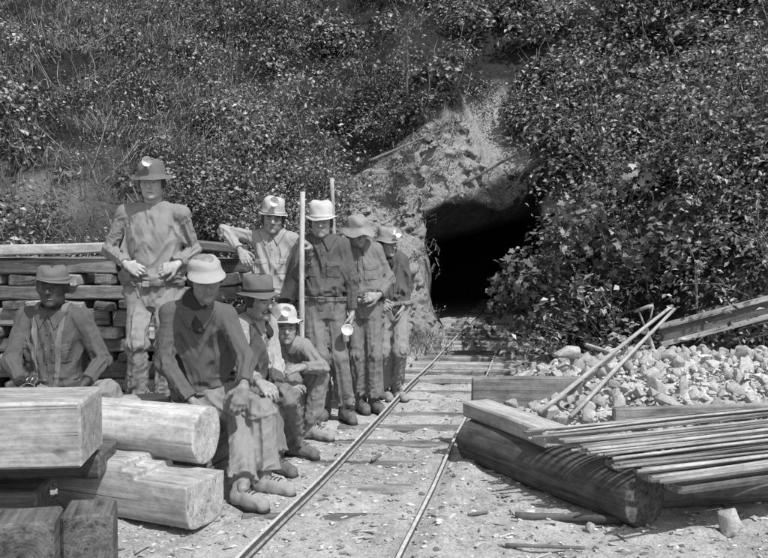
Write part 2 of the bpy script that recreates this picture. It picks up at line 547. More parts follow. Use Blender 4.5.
def hat(kind, Hc, M, root, origin, mat, lamp=False, seed=0, tilt=0, Rb=.145, droop=(.0, 0, 0), height=.105, lampoff=0, hsc=1.05):
    rs = random.Random(seed); ph = [rs.uniform(0, 6.28) for _ in range(6)]
    tl = math.radians(tilt)
    F2 = M[1] * math.cos(tl) - M[2] * math.sin(tl); Z2 = M[2] * math.cos(tl) + M[1] * math.sin(tl)
    HM = np.array([M[0], F2, Z2])
    C = Hc + Z2 * .054 - F2 * .006
    height += .022
    def warp(th, r, z):
        w = max(0, (r - .088) / .06)
        s = math.sin(th); c = math.cos(th)
        dz = -w * (droop[0] * max(0, s) + droop[1] * max(0, -s) + droop[2] * abs(c))
        dz += w * .014 * (math.sin(2 * th + ph[0]) + .7 * math.sin(3 * th + ph[1]) + .4 * math.sin(5 * th + ph[4]))
        dr = 0
        if z > .02 and r > .01:
            dr = (.005 * math.sin(2 * th + ph[2] + z * 20) + .004 * math.sin(5 * th + ph[3] - z * 50) + .002 * math.sin(9 * th + ph[1] + z * 90)) * min(1, r / .05)
            dz += .010 * math.sin(2 * th + ph[5]) * (z / .1)
        return dr, dz
    zb = -.012
    if kind == 'cap':   # short stiff brim in front only
        def wcap(th, r, z):
            dr, dz = warp(th, r, z)
            if r > .0925:
                s = math.sin(th)
                k = max(0, (s - .25) / .75) ** .8
                dr = (.094 - r) + (r - .09) * k
                dz = -.022 * k * min(1, (r - .0925) / .05)
            return dr, dz
        wf = wcap
    else: wf = warp
    h = height
    prof = [(.079, -.004), (.088, -.007), (Rb * .8, zb * .6 - .004), (Rb, zb - .002), (Rb + .002, zb), (Rb, zb + .002), (Rb * .8, zb * .6 + .002), (Rb * .4 + .055, zb * .3 + .001),
            (.0925, .0), (.0915, .012), (.0895, h * .35), (.086, h * .6), (.077, h * .83), (.06, h * .97), (.035, h * (.97 if kind != 'fedora' else .86)), (.002, h * (1.0 if kind != 'fedora' else .8))]
    vs, fs = lathe(prof, C, HM, 40, .96 * hsc, 1.13 * hsc, wf)
    o = mk('hat', vs, fs, mat, root, True, origin)
    bd, bf = lathe([(.0905, .001), (.0945, .002), (.094, .02), (.0905, .021)], C, HM, 40, .96 * hsc, 1.13 * hsc, None)
    if kind in ('fedora', 'banded'): mk('hat_band', bd, bf, 'felt_dark' if mat != 'felt_dark' else 'cloth_black', o, True, origin)
    if lamp:
        LC = C + HM[1] * (.105 + .02) + HM[2] * (.045 + lampoff)
        b_ = lamp_mesh('cap_lamp', LC, HM, o, origin, 1.0)
        for ch in list(o.children):
            pass
    return o

def person(sp):
    s = sp.get('s', 1.0); Y = sp['Y']
    seed = sp.get('seed', 1)
    J = {}
    def PT(q, dy=0): return W(q[0], q[1], (q[2] if len(q) > 2 else Y) + dy)
    head = PT(sp['head']); sa, sb = [PT((q[0], q[1] - 2) + tuple(q[2:])) + V(0, 0, .022) for q in sp['sh']]; ha, hb = PT(sp['hip'][0]), PT(sp['hip'][1])
    arms, legs = [], []
    for side, S_, A in ((0, sa, sp['armA']), (1, sb, sp['armB'])):
        e = joint(S_, *A['el'], .285 * s, A.get('ef', True)); w = joint(e, *A['wr'], .25 * s, A.get('wf', True))
        arms.append((S_, e, w, A))
    for side, H_, A in ((0, ha, sp['legA']), (1, hb, sp['legB'])):
        kf = A.get('kf', True)
        k_ = joint(H_, *A['kn'], .43 * s, kf); a_ = joint(k_, *A['an'], .41 * s, A.get('af', False))
        legs.append((H_, k_, a_, A))
    for i, (H_, k_, a_, A) in enumerate(legs):   # the boots stand on the ground or on the timber
        legs[i] = (H_, k_, at_z(A['an'][0], A['an'][1], sp['zfloor'] + .095), A)
    P0, P1 = (ha + hb) / 2, (sa + sb) / 2
    up = unit(P1 - P0); rt = sb - sa; rt = unit(rt - up * (rt @ up)); fw = unit(np.cross(rt, up))
    H = np.linalg.norm(P1 - P0); zs = H / .5
    M = frame_yaw(*sp['look'])
    base = V(P0[0], P0[1], sp.get('zfloor', 0))
    root = empty('person', base)
    tag(root, sp['label'], 'person', 'miners posing beside the track')
    neck = P1 + up * .03
    chinn = head - M[2] * .08 - M[1] * .026
    b_arm = [q for t in arms for q in t[:3]]; b_leg = [q for t in legs for q in t[:3]]
    slouch = sp.get('slouch', .0); belly = sp.get('belly', 0)
    fat = sp.get('w', 1.0)

    def loft(prof, infl, z0, z1, foldamp, sd, capk=.02):
        zz = np.array([p[0] for p in prof]) * zs; ww = np.array([p[1] for p in prof]) * fat * s + infl; dd = np.array([p[2] for p in prof]) * fat * s + infl
        def fn(X, Y_, Z):
            x, y, z = X - P0[0], Y_ - P0[1], Z - P0[2]
            lx = x * rt[0] + y * rt[1] + z * rt[2] + 0 * X * Y_ * Z; ly = x * fw[0] + y * fw[1] + z * fw[2]; lz = x * up[0] + y * up[1] + z * up[2]
            w_ = np.interp(lz, zz, ww).astype(np.float32); d_ = np.interp(lz, zz, dd).astype(np.float32)
            t = np.clip(lz / H, 0, 1)
            ly2 = ly + slouch * np.sin(math.pi * t) - belly * np.exp(-((t - .3) / .2) ** 2)
            q = np.sqrt((lx / w_) ** 2 + (ly2 / d_) ** 2)
            r = (q - 1) * np.minimum(w_, d_)
            if foldamp:
                m_ = np.abs(r) < .06
                ax_, ay_, az_ = lx[m_], ly[m_], lz[m_]
                g = np.exp(-((az_ - .10) / .06) ** 2)
                f1 = 1 - 3.2 * np.abs(vnoise(ax_ * 10 + 5 * az_ + sd, ay_ * 8, az_ * 4.5 - np.abs(ax_) * 15, 61))
                f2 = 1 - 3.2 * np.abs(vnoise(ax_ * 15 - 8 * az_ + sd, ay_ * 13, az_ * 6 + sd, 62))
                f3 = 1 - 3 * np.abs(vnoise(ax_ * 11 + sd, ay_ * 11, az_ * 28 + 3 * ax_, 63))
                f4 = 1 - 3 * np.abs(vnoise(ax_ * 26 + 14 * az_ + sd, ay_ * 20, az_ * 9 + sd, 64))
                r[m_] -= foldamp * (1.1 * f1 + .7 * f2 + 1.0 * f3 * g + .9 * g + .22 * f4)
            return np.maximum(r, np.maximum(z0 * zs - lz, lz - z1 * zs) * 1.0)
        R = .26 * max(fat, 1)
        lo = np.minimum(P0, P1) - R; hi = np.maximum(P0, P1) + R
        return fn, lo, hi

    PROF = [(-.12, .150, .110), (-.03, .165, .120), (.06, .166, .122), (.16, .172, .127), (.28, .174, .125), (.38, .170, .115), (.44, .152, .104), (.48, .130, .092), (.52, .095, .076), (.56, .068, .064), (.6, .058, .058)]

    # ---- body: one continuous surface, head, neck, trunk, limbs and hands
    allp = np.array(b_arm + b_leg + [head, P0, P1] + [t[2] + unit(t[3]['hd']) * .2 for t in arms])
    f = Field(allp.min(0) - .17, allp.max(0) + .17, sp.get('vox', .0048))
    fn, lo, hi = loft([(a, b_ - .03, c - .03) for a, b_, c in PROF], 0, -.1, .55, 0, 0)
    f.add(fn, lo, hi, .02)
    for (S_, e, w, A) in arms:
        f.cap(P1 + (S_ - P1) * .4, S_, .038, .036, .03); f.cap(S_, e, .036 * s, .030 * s, .02); f.cap(e, w, .032 * s, .023 * s, .015)
    for (H_, k_, a_, A) in legs:
        f.cap(H_, k_, .068, .048, .03); f.cap(k_, a_, .046, .032, .02)
        td = unit(V(*A['toe'], 0)); f.cap(a_ - V(0, 0, .04), a_ - V(0, 0, .055) + td * .13, .03, .022, .02)
    f.cap(neck - up * .04, chinn, .064 * s, .058 * s, .03)
    hs = 1.05 * s
    L2W = lambda q: head + (M[0] * q[0] + M[1] * q[1] + M[2] * q[2]) * hs
    for c, r, k in HEADR: f.ell(L2W(c), M, np.array(r) * hs, k)
    f.cap(L2W((-.028, .083, .017)), L2W((.028, .083, .017)), .0115, .0115, .014)
    for sg in (1, -1):
        f.ell(L2W((sg * .031, .098, -.002)), M, (.019, .021, .013), .009, -1)
        f.ell(L2W((sg * .031, .077, -.001)), M, (.0135, .0125, .0105), .004)
        f.cap(L2W((sg * .011, .09, -.031)), L2W((sg * .012, .094, -.03)), .0085, .0085, .006)
    f.cap(L2W((0, .086, .010)), L2W((0, .112, -.026)), .0085, .0135, .009)
    f.cap(L2W((-.02, .078, -.062)), L2W((.02, .078, -.062)), .0085, .0085, .01)
    f.cap(L2W((-.018, .082, -.071)), L2W((.018, .082, -.071)), .0075, .0075, .006)
    f.cap(L2W((-.024, .093, -.0655)), L2W((.024, .093, -.0655)), .0042, .0042, .002, -1)
    for (S_, e, w, A) in arms:
        hand_field(f, w + unit(w - e) * .01, A['hd'], A['hn'], A.get('th', 1), A.get('curl', .5), A.get('spread', 1), 1.04 * s)
    body = f.mesh('body', sp.get('skin', 'skin_tan'), root, base)
    # hair shell, brows, moustache, eyes
    sl, X, Y_, Z = f.sub(head - .15, head + .15)
    D = f.D[sl]; q = np.broadcast_arrays(X - head[0], Y_ - head[1], Z - head[2])
    l = [(q[0] * M[i][0] + q[1] * M[i][1] + q[2] * M[i][2]) / hs for i in range(3)]
    slo = f.lo + np.array([t.start for t in sl]) * f.h
    def shell(th, reg, name, par=body, mat='hair_dark'):
        dd = np.maximum(np.maximum(D - th, -(D + .006)), reg)
        Pm, Fm = largest(*surface_nets(dd, slo, f.h))
        if len(Fm): return mk(name, Pm, Fm, mat, root if par is None else par, True, base)
    nz_ = .004 * np.sin(l[0] * 160) * np.sin(l[2] * 140 + l[1] * 120)
    back = np.maximum(l[1] - (.035 + .25 * l[2]), -(l[2] + .045 - .35 * np.clip(-l[1], 0, 1) * 0))
    back = np.maximum(back, -(l[2] - (-.05 + .35 * (l[1] + .0))) * .8)
    shell(.006, np.maximum(back + nz_, l[2] - .055), 'hair')
    br = np.maximum(np.abs(l[2] - .021 + .25 * np.abs(np.abs(l[0]) - .03)) - .0045, np.maximum(np.abs(np.abs(l[0]) - .031) - .018, -(l[1] - .05)))
    for sg in (1, -1): shell(.0045, np.maximum(br, .004 - l[0] * sg), 'eyebrow')
    for sg in (1, -1): pass
    shell(.0032, np.maximum.reduce([np.abs(l[2] + .066) - .0042, np.abs(l[0]) - .021, -(l[1] - .06)]), 'lips', body, 'lip_dark')
    if sp.get('stubble', False): shell(.0022, np.maximum.reduce([l[2] + .045 + .012 * np.sin(l[0] * 40), -(l[2] + .125), .005 - l[1], .5 * ((.024 - np.abs(l[0])) + .0)  * (l[2] > -.085) - 1e-3]), 'stubble', body, 'stubble')
    if sp.get('moustache'):
        mo = np.maximum(np.abs(l[2] + .052 + .35 * np.abs(l[0])) - .008, np.maximum(np.abs(l[0]) - .034, -(l[1] - .05)))
        shell(.009, mo, 'moustache')
    for sg in (1, -1):
        ce = L2W((sg * .031, .0795, -.001))
        v_, f_ = lathe([(.0002, .0104), (.004, .0098), (.0085, .006), (.0104, 0), (.008, -.006)], ce, np.array([M[0], M[2], M[1]]), 12, 1, .6)
        ey = mk('eye', v_, f_, 'eye_white_shaded', body, True, base)
        v_, f_ = lathe([(.0002, .0114), (.0035, .0109), (.0062, .0086)], ce, np.array([M[0], M[2], M[1]]), 10, 1, .75)
        mk('eye', v_, f_, 'iris_dark', body, True, base)

    # ---- trousers
    vx = sp.get('cvox', .0056)
    fa = sp.get('fold', 1.0)
    ph = seed * 1.7
    pts = np.array(b_leg + [P0, P0 + up * .15])
    g = Field(pts.min(0) - .22, pts.max(0) + .22, vx)
    fn, lo, hi = loft(PROF, .010, -.10, .055, .006 * fa, seed)
    g.add(fn, lo, hi, .03)
    g.cap(ha - fw * .03, hb - fw * .03, .105 * s * fat, .105 * s * fat, .04)
    hem = []
    for (H_, k_, a_, A) in legs:
        ph += 1.3
        g.cap(H_, k_, .092 * s, .070 * s, .035, fold=(.009 * fa, .007 * fa, .011 * fa, .07, ph))
        hm = k_ + (a_ - k_) * sp.get('hem', .90)
        g.cap(k_, hm, .070 * s, .068 * s, .03, fold=(.010 * fa, .0085 * fa, .015 * fa, .065, ph + .7))
        hem.append(hm)
    for i, (H_, k_, a_, A) in enumerate(legs):
        dn = unit(a_ - k_)
        g.cut(hem[i], dn, .115); g.cap(hem[i] + dn * .03, hem[i] + dn * .12, .053 * s, .053 * s, .004, -1)
    g.mesh('trousers', sp.get('trousers', 'denim_pale'), root, base)
    # ---- boots
    for (H_, k_, a_, A) in legs:
        td = unit(V(*A['toe'], 0)); an = a_.copy(); gz = an[2] - .095
        bt = Field(np.minimum(an, an + td * .22) - .13, np.maximum(an, an + td * .22) + .16, .0055)
        sd = V(-td[1], td[0], 0)
        bt.cap(an - td * .03 + V(0, 0, -.045), an + unit(k_ - an) * .08, .048, .047, .02, fold=(.001, .003, .003, .03, ph))
        bt.cap(an - td * .04 - V(0, 0, .055), an + td * .07 - V(0, 0, .05), .038, .044, .03)
        bt.cap(an + td * .05 - V(0, 0, .045), an + td * .15 - V(0, 0, .058), .040, .032, .03, fold=(.002, .004, .001, .022, ph))
        bt.cap(an + td * .10 + sd * .010 - V(0, 0, .06), an + td * .155 - sd * .010 - V(0, 0, .062), .034, .030, .02)
        def flr(X, Y_, Z): return np.broadcast_to((Z - (gz + .004)), np.broadcast_shapes(X.shape, Y_.shape, Z.shape))
        bt.add(flr, bt.lo, bt.lo + bt.n * .0055, 0, -1)
        bo = bt.mesh('boot', A.get('boot', sp.get('boot', 'leather_dark')), root, base)
        if an[1] < 7.2:
            col = 0
            for q_ in (.015, .04, .065, .09):
                pts_ = []
                for w__ in (-.022, -.008, .008, .022):
                    c_ = an + td * q_ + sd * w__
                    i0 = ((c_ - bt.lo) / bt.h).astype(int)
                    if (i0[:2] < 0).any() or i0[0] >= bt.n[0] or i0[1] >= bt.n[1]: continue
                    lim = int((an[2] + .02 + .0 - bt.lo[2]) / bt.h)
                    zc = np.nonzero(bt.D[i0[0], i0[1], :lim] < 0)[0]
                    if len(zc): pts_.append(V(c_[0], c_[1], bt.lo[2] + zc[-1] * bt.h + .007))
                if len(pts_) == 4:
                    v_, f_ = tube(pts_, .0035, 5); mk('lace', v_, f_, 'cloth_black', bo, True, base)
        # sole
        sf = Field(np.minimum(an, an + td * .22) - .13, np.maximum(an, an + td * .22) + .08, .006)
        sf.cap(V(an[0], an[1], gz + .01) - td * .045, V(an[0], an[1], gz + .01) + td * .06, .042, .042, .02)
        sf.cap(V(an[0], an[1], gz + .01) + td * .08, V(an[0], an[1], gz + .01) + td * .155, .043, .036, .03)
        def slab(X, Y_, Z):
            a0 = (gz + .018) - Z; a1 = Z - (gz + .002)
            return np.broadcast_to(np.minimum(a0, a1), np.broadcast_shapes(X.shape, Y_.shape, Z.shape))
        sf.add(slab, sf.lo, sf.lo + sf.n * .006, 0, -1)
        # keep only the slab (intersection)
        sl_, X, Y_, Z = sf.sub(sf.lo, sf.lo + sf.n * .006)
        sf2 = Field(sf.lo, sf.lo + (sf.n - 1) * .006, .006)
        sf2.cap(V(an[0], an[1], gz + .01) - td * .045, V(an[0], an[1], gz + .01) + td * .06, .042, .042, .02)
        sf2.cap(V(an[0], an[1], gz + .01) + td * .08, V(an[0], an[1], gz + .01) + td * .155, .043, .036, .03)
        sf2.D = np.maximum(sf2.D, np.abs(sf2.ax[2][None, None, :] - (gz + .010)) - .010).astype(np.float32)
        so = sf2.mesh('sole', 'cloth_black', bo, base)

    # ---- shirt
    pts = np.array(b_arm + [P0, P1])
    t = Field(pts.min(0) - .2, pts.max(0) + .2, vx)
    fn, lo, hi = loft(PROF, .006, -.04, .56, .0105 * fa, seed * 2.1)
    t.add(fn, lo, hi, .03)
    for (S_, e, w, A) in arms:
        ph += 2.1
        t.cap(P1 + (S_ - P1) * .1 + up * .048, S_, .056 * s, .060 * s, .06)
        t.cap(S_, e, .058 * s, .049 * s, .035, fold=(.006 * fa, .0055 * fa, .012 * fa, .05, ph))
        we = e + (w - e) * A.get('sleeve', .93)
        t.cap(e, we, .049 * s, .037 * s, .022, fold=(.012 * fa, .0055 * fa, .008 * fa, .045, ph + .9))
        if A.get('sleeve', .93) > .8: t.cap(we - unit(w - e) * .035, we, .037 * s, .0375 * s, .008)
        dn = unit(w - e)
        t.cut(we, dn, .07); t.cap(we + dn * .02, we + dn * .07, .031 * s, .036 * s, .003, -1)
    # open neck
    t.cap(neck + up * .035, neck + up * .12 + fw * .02, .062 * s, .08 * s, .01, -1)
    smat = sp.get('shirt', 'shirt_mid')
    sh = t.mesh('shirt', smat, root, base)
    sl, X, Y_, Z = t.sub(P0 - .32, np.maximum(P1, neck) + .32)
    D = t.D[sl]; slo = t.lo + np.array([q.start for q in sl]) * t.h
    q = np.broadcast_arrays(X - P0[0], Y_ - P0[1], Z - P0[2])
    lx, ly, lz = [q[0] * a[0] + q[1] * a[1] + q[2] * a[2] for a in (rt, fw, up)]
    def patch(name, reg, mat, th=.008, par=root, inner=.008):
        dd = np.maximum(np.maximum(D - th, -(D + inner)), reg)
        Pm, Fm = largest(*surface_nets(dd, slo, t.h))
        if len(Fm): return mk(name, Pm, Fm, mat, par, True, base)
    top = H + .02
    if sp.get('collar', True):
        for sg in (1, -1):
            x = lx * sg
            reg = np.maximum.reduce([.010 + (top - lz) * .5 - x, (top - .075 + (x - .045) * 1.7) - lz, -(ly - .0), lz - top - .045])
            patch('collar', reg, smat, .013)
        patch('undershirt', np.maximum.reduce([np.abs(lx) - np.maximum(.012, .034 - (top - lz) * .35), top - .075 - lz, -ly, lz - top - .03]), sp.get('collar_mat', 'shirt_dark'), .004)
    if sp.get('placket', True):
        patch('button_placket', np.maximum.reduce([np.abs(lx - .004) - .017, -(ly), lz - (top - .05), .08 - lz]), smat, .006)
        for i in range(4):
            z = .14 + i * (H - .2) / 3.2
            # sit each button on the cloth
            msk = (np.abs(lx - .004) < t.h) & (np.abs(lz - z) < t.h) & (ly > 0) & (D < .008)
            if msk.any():
                yy = ly[msk].max(); c = P0 + rt * .004 + up * z + fw * (yy + .002)
                v_, f_ = lathe([(.0005, .002), (.0045, .002), (.005, 0), (.0045, -.002)], c, np.array([rt, up, fw]), 10)
                mk('button', v_, f_, 'twig_pale' if i % 2 == 0 else 'cloth_black', sh, True, base)
    for sg in sp.get('pockets', (1, -1)):
        x = lx * sg; z0 = H * .60
        patch('chest_pocket', np.maximum.reduce([np.abs(x - .088) - .052, np.abs(lz - z0) - .06, -(ly)]), smat, .0055)
        patch('pocket_flap', np.maximum.reduce([np.abs(x - .088) - .054, np.abs(lz - z0 - .045 + .25 * (.05 - np.abs(x - .088))) - .02, -(ly)]), smat, .0085)
    if sp.get('belt', True):
        patch('belt', np.maximum(np.abs(lz - .055) - .017, (np.sqrt((lx / (.205 * fat)) ** 2 + (ly / (.175 * fat)) ** 2) - 1) * .15), sp.get('beltmat', 'cloth_black'), .020, inner=.03)
        bm = np.maximum.reduce([np.abs(lz - .055) - .022, np.abs(lx) - .026, -ly])
        patch('buckle', bm, 'steel_worn', .025, inner=-.012)
    if sp.get('suspenders'):
        for sg in (1, -1):
            x = lx * sg
            patch('suspender', np.maximum.reduce([np.abs(x - .062 - .05 * np.clip((lz - .1), 0, 1)) - .017, .05 - lz]), sp['suspenders'], .010)
    if sp.get('vest'):
        reg = np.maximum.reduce([np.abs(lx) - (.15 + .0 * lz), -lz + .02, lz - (top + .02), -(np.abs(lx) - (.02 + .35 * np.clip(lz - .28, 0, 1))) * np.where(ly > 0, 1, -9)])
        patch('vest', reg, sp['vest'], .013)
    if sp.get('scarf'):
        n_ = Field(neck - .14, neck + .14, .005)
        n_.cap(neck + up * .005 - fw * .012, neck + up * .05 - fw * .004, .073 * s * sp.get('scarf_r', 1), .066 * s * sp.get('scarf_r', 1), .01, fold=(.006, .006, .006, .016, 1.0))
        n_.cap(neck + fw * .07 + up * .0, neck + fw * .10 - up * .07 + rt * .01, .03, .034, .02, fold=(.003, .004, .004, .02, 2.0))
        n_.mesh('neckerchief', 'cloth_black', root, base)
    h = sp['hat']
    hat(h['kind'], head, M, root, base, h['mat'], h.get('lamp', False), seed, h.get('tilt', 0), h.get('Rb', .145), h.get('droop', (0, 0, 0)), h.get('height', .105), h.get('lampoff', 0), h.get('hsc', 1.05) * s)
    return dict(root=root, arms=arms, legs=legs, head=head, P0=P0, P1=P1, M=M, base=base)

PEOPLE = {}
def hd(*a): return np.array(a, float)

SPECS = dict(
 tall=dict(label='tall miner standing highest, thumbs in his belt, above the seated men at the left', Y=6.05, s=1.06, w=1.16, seed=3, zfloor=.155,
   head=(152, 182, 5.98), sh=((126, 219), (181, 219)), hip=((141, 290), (165, 290)), look=(4, 6, 0), fold=1.15,
   armA=dict(el=(110, 250), ef=False, wr=(126, 264), hd=(.8, -.25, -.35), hn=(0, .9, -.3), th=1, curl=.75),
   armB=dict(el=(193, 250), ef=False, wr=(178, 264), hd=(-.8, -.25, -.3), hn=(0, .9, -.3), th=1, curl=.75),
   stubble=False, legA=dict(kn=(137, 345), an=(137, 399), toe=(-.25, -1)), legB=dict(kn=(166, 347), an=(164, 399), toe=(.25, -1)),
   trousers='denim_light', shirt='denim_pale', collar=False, placket=False, pockets=(), beltmat='leather_dark', skin='skin',
   hat=dict(kind='soft', mat='felt_dark', lamp=True, Rb=.138, droop=(.015, .0, .015), height=.088, lampoff=.055)),
 arm=dict(label='standing miner in pale shirt leaning his bent arm on the timber stack', Y=6.5, s=1.0, seed=5, zfloor=0,
   head=(273, 218, 6.42), sh=((256, 243), (291, 245)), hip=((264, 306), (284, 306)), look=(8, 8, -4), slouch=-.01,
   armA=dict(el=(224, 231), ef=False, wr=(240, 250), wf=True, hd=(.5, -.5, -.7), hn=(0, .9, -.6), th=1, curl=.5),
   armB=dict(el=(299, 277), wr=(290, 303), hd=(-.3, -.2, -1), hn=(-1, 0, 0), th=1, curl=.5),
   legA=dict(kn=(263, 358), an=(262, 409), toe=(-.3, -1)), legB=dict(kn=(286, 358), an=(287, 409), toe=(.25, -1)),
   trousers='denim_light', shirt='shirt_pale', skin='skin_tan',
   hat=dict(kind='soft', mat='canvas_patchy', lamp=True, Rb=.115, droop=(.015, 0, .01), height=.09, lampoff=.045)),
 polem=dict(label='standing miner in pale round-crowned hat gripping the tall wooden pole', Y=6.3, s=.99, seed=8, zfloor=0,
   head=(321, 222, 6.24), sh=((305, 249), (342, 250)), hip=((312, 305), (333, 305)), look=(2, 4, 0),
   armA=dict(el=(299, 275), ef=True, wr=(310, 249), wf=True, hd=(-.45, -.55, .5), hn=(-.7, -.1, -.5), th=1, curl=1.15, sleeve=.88),
   armB=dict(el=(353, 285), wr=(352, 313), wf=True, hd=(-.1, -.25, -1), hn=(-1, 0, 0), th=-1, curl=.8),
   legA=dict(kn=(318, 357), an=(325, 405), toe=(.0, -1)), legB=dict(kn=(339, 359), an=(346, 409), toe=(.45, -1)),
   trousers='denim_mid', shirt='shirt_dark', collar_mat='cloth_white', skin='skin_tan', boot='leather_dark', beltmat='leather_dark',
   hat=dict(kind='soft', mat='felt_pale', Rb=.128, droop=(.012, .012, .012), height=.088)),
 slouchhat=dict(label='standing miner in drooping wide-brimmed slouch hat, right of the pole holder', Y=6.65, s=.95, seed=12, zfloor=0,
   head=(357, 232, 6.55), sh=((343, 254), (375, 255)), hip=((352, 306), (371, 306)), look=(22, 14, 6),
   armA=dict(el=(338, 284), wr=(345, 309), hd=(.2, -.3, -.9), hn=(1, 0, 0), th=1, curl=.5),
   armB=dict(el=(389, 279), ef=False, wr=(379, 295), wf=True, hd=(-.8, -.3, -.1), hn=(0, .9, -.3), th=1, curl=.6),
   legA=dict(kn=(357, 356), an=(362, 400), toe=(.3, -1)), legB=dict(kn=(374, 355), an=(375, 401), toe=(.5, -1)),
   trousers='denim_mid', shirt='shirt_mid', collar_mat='cloth_white', skin='skin_tan', boot='leather_dark',
   hat=dict(kind='soft', mat='felt_mid', Rb=.15, droop=(.03, .0, .035), height=.06)),
 portalm=dict(label='standing miner nearest the tunnel mouth, head turned toward the track', Y=7.05, s=.9, seed=15, zfloor=0,
   head=(387, 244, 6.98), sh=((376, 263), (401, 264)), hip=((383, 309), (400, 309)), look=(38, 6, 0),
   armA=dict(el=(369, 288), wr=(377, 301), hd=(.7, -.3, -.4), hn=(0, .9, -.3), th=1, curl=.6),
   armB=dict(el=(408, 287), ef=False, wr=(403, 306), hd=(-.3, -.2, -.9), hn=(-1, 0, 0), th=-1, curl=.4),
   legA=dict(kn=(383, 352), an=(384, 389), toe=(.4, -1), boot='leather_pale'), legB=dict(kn=(400, 351), an=(396, 389), toe=(.6, -1), boot='leather_pale'),
   trousers='denim_light', shirt='shirt_dark', scarf=True, pockets=(), skin='skin_tan', beltmat='denim_pale',
   hat=dict(kind='soft', mat='felt_mid', lamp=True, Rb=.135, droop=(.01, .01, .012), height=.07, lampoff=.01)),
 capm=dict(label='seated miner nearest the camera in white short-brimmed cap, one hand on the log', Y=4.75, s=1.06, seed=18, zfloor=0, vox=.0045,
   head=(205, 277, 4.56), sh=((171, 319, 4.66), (225, 321, 4.70)), hip=((188, 389, 4.85), (218, 391, 4.85)), look=(22, 19, 5), slouch=.025,
   armA=dict(el=(165, 369), ef=True, wr=(192, 401), wf=True, hd=(.75, -.25, -.4), hn=(.1, .1, -1), th=-1, curl=.45, spread=1.2),
   armB=dict(el=(246, 361), ef=True, wr=(244, 385), wf=True, hd=(-.25, -.25, -1), hn=(-.3, .9, 0), th=-1, curl=.5, spread=.3),
   legA=dict(kn=(240, 419), an=(243, 489), af=False, toe=(.8, -.6), boot='leather_pale'), legB=dict(kn=(262, 413), an=(266, 477), af=False, toe=(.95, -.4), boot='leather_pale'),
   trousers='denim_pale', shirt='shirt_dusk', scarf=True, scarf_r=1.22, skin='skin_dusk', beltmat='leather_dark', pockets=(), placket=False,
   hat=dict(kind='cap', mat='felt_sand', Rb=.152, height=.034, tilt=-4, hsc=1.0)),
 vestm=dict(label='seated miner in dark slouch hat and vest, gazing to the right, second from the camera', Y=5.2, s=1.0, seed=21, zfloor=0,
   head=(259, 300, 5.12), sh=((242, 330, 5.12), (267, 330, 5.36)), hip=((243, 391, 5.3), (264, 391, 5.3)), look=(48, 8, 0), slouch=.02,
   armA=dict(el=(238, 368), wr=(258, 381), hd=(.7, -.5, -.5), hn=(0, .3, -1), th=1, curl=.5),
   armB=dict(el=(276, 366), wr=(277, 386), wf=True, hd=(.3, -.8, -.5), hn=(0, .4, -.9), th=-1, curl=.5),
   legA=dict(kn=(270, 402), an=(275, 458), af=False, toe=(.75, -.6)), legB=dict(kn=(287, 397), an=(296, 442), af=False, toe=(.8, -.5)),
   trousers='denim_mid', shirt='shirt_pale', vest='shirt_dark', skin='skin_tan', moustache=True, scarf=True, pockets=(),
   hat=dict(kind='fedora', mat='felt_dark', Rb=.135, droop=(.0, .0, .02), height=.085, tilt=-8)),
 squat=dict(label='seated miner lowest in the row with patchy lamp hat, wrists crossed over his knees', Y=5.85, s=.98, seed=25, zfloor=0,
   head=(285, 327, 5.66), sh=((268, 351, 5.75), (303, 352, 5.78)), hip=((275, 400, 5.95), (296, 400, 5.95)), look=(14, 2, 3), slouch=.04,
   armA=dict(el=(266, 384), wr=(283, 384), wf=True, hd=(.8, -.3, -.1), hn=(0, .5, -1), th=1, curl=.5),
   armB=dict(el=(321, 368), wr=(303, 367), wf=True, hd=(-.85, -.35, -.15), hn=(0, .4, -1), th=-1, curl=.55),
   legA=dict(kn=(291, 380), an=(302, 424), af=False, toe=(.75, -.6)), legB=dict(kn=(318, 376), an=(312, 426), af=False, toe=(.8, -.45), boot='leather_pale'),
   trousers='denim_pale', shirt='denim_pale', skin='skin_tan', pockets=(),
   hat=dict(kind='soft', mat='canvas_patchy', lamp=True, Rb=.135, droop=(.0, .01, .015), height=.085, lampoff=.01, tilt=-8)),
 leftm=dict(label='miner with blackened face in dark flat-topped hat, seated at the far left', Y=5.05, s=1.04, seed=29, zfloor=0, w=1.05,
   head=(53, 286, 4.98), sh=((27, 323), (82, 324)), hip=((40, 394, 5.1), (70, 394, 5.1)), look=(6, 4, 0), slouch=.01,
   armA=dict(el=(11, 362), wr=(22, 382), wf=True, hd=(.35, -.6, .1), hn=(.5, .0, .9), th=-1, curl=.7),
   armB=dict(el=(103, 362), wr=(86, 382), wf=True, hd=(-.8, -.4, -.3), hn=(0, .3, -1), th=1, curl=.5),
   legA=dict(kn=(30, 398), an=(34, 455), af=False, toe=(-.1, -1)), legB=dict(kn=(108, 394), an=(112, 460), af=False, toe=(.4, -1)),
   trousers='denim_pale', shirt='shirt_dark', skin='skin_grimy', suspenders='denim_mid', beltmat='leather_pale',
   hat=dict(kind='soft', mat='felt_dark', Rb=.125, droop=(.0, .0, .005), height=.05)),
)
import time
T0 = time.time()
for k_, sp_ in SPECS.items():
    PEOPLE[k_] = person(sp_)
    r_ = PEOPLE[k_]
    print('PERSON', k_, round(time.time() - T0, 1), 'torso', round(float(np.linalg.norm(r_['P1'] - r_['P0'])), 2),
          'thigh/shin', [(round(float(np.linalg.norm(l[1] - l[0])), 2), round(float(np.linalg.norm(l[2] - l[1])), 2), round(float(l[2][2]), 2)) for l in r_['legs']],
          'kneeY', [round(float(l[1][1]), 2) for l in r_['legs']], 'ankY', [round(float(l[2][1]), 2) for l in r_['legs']])

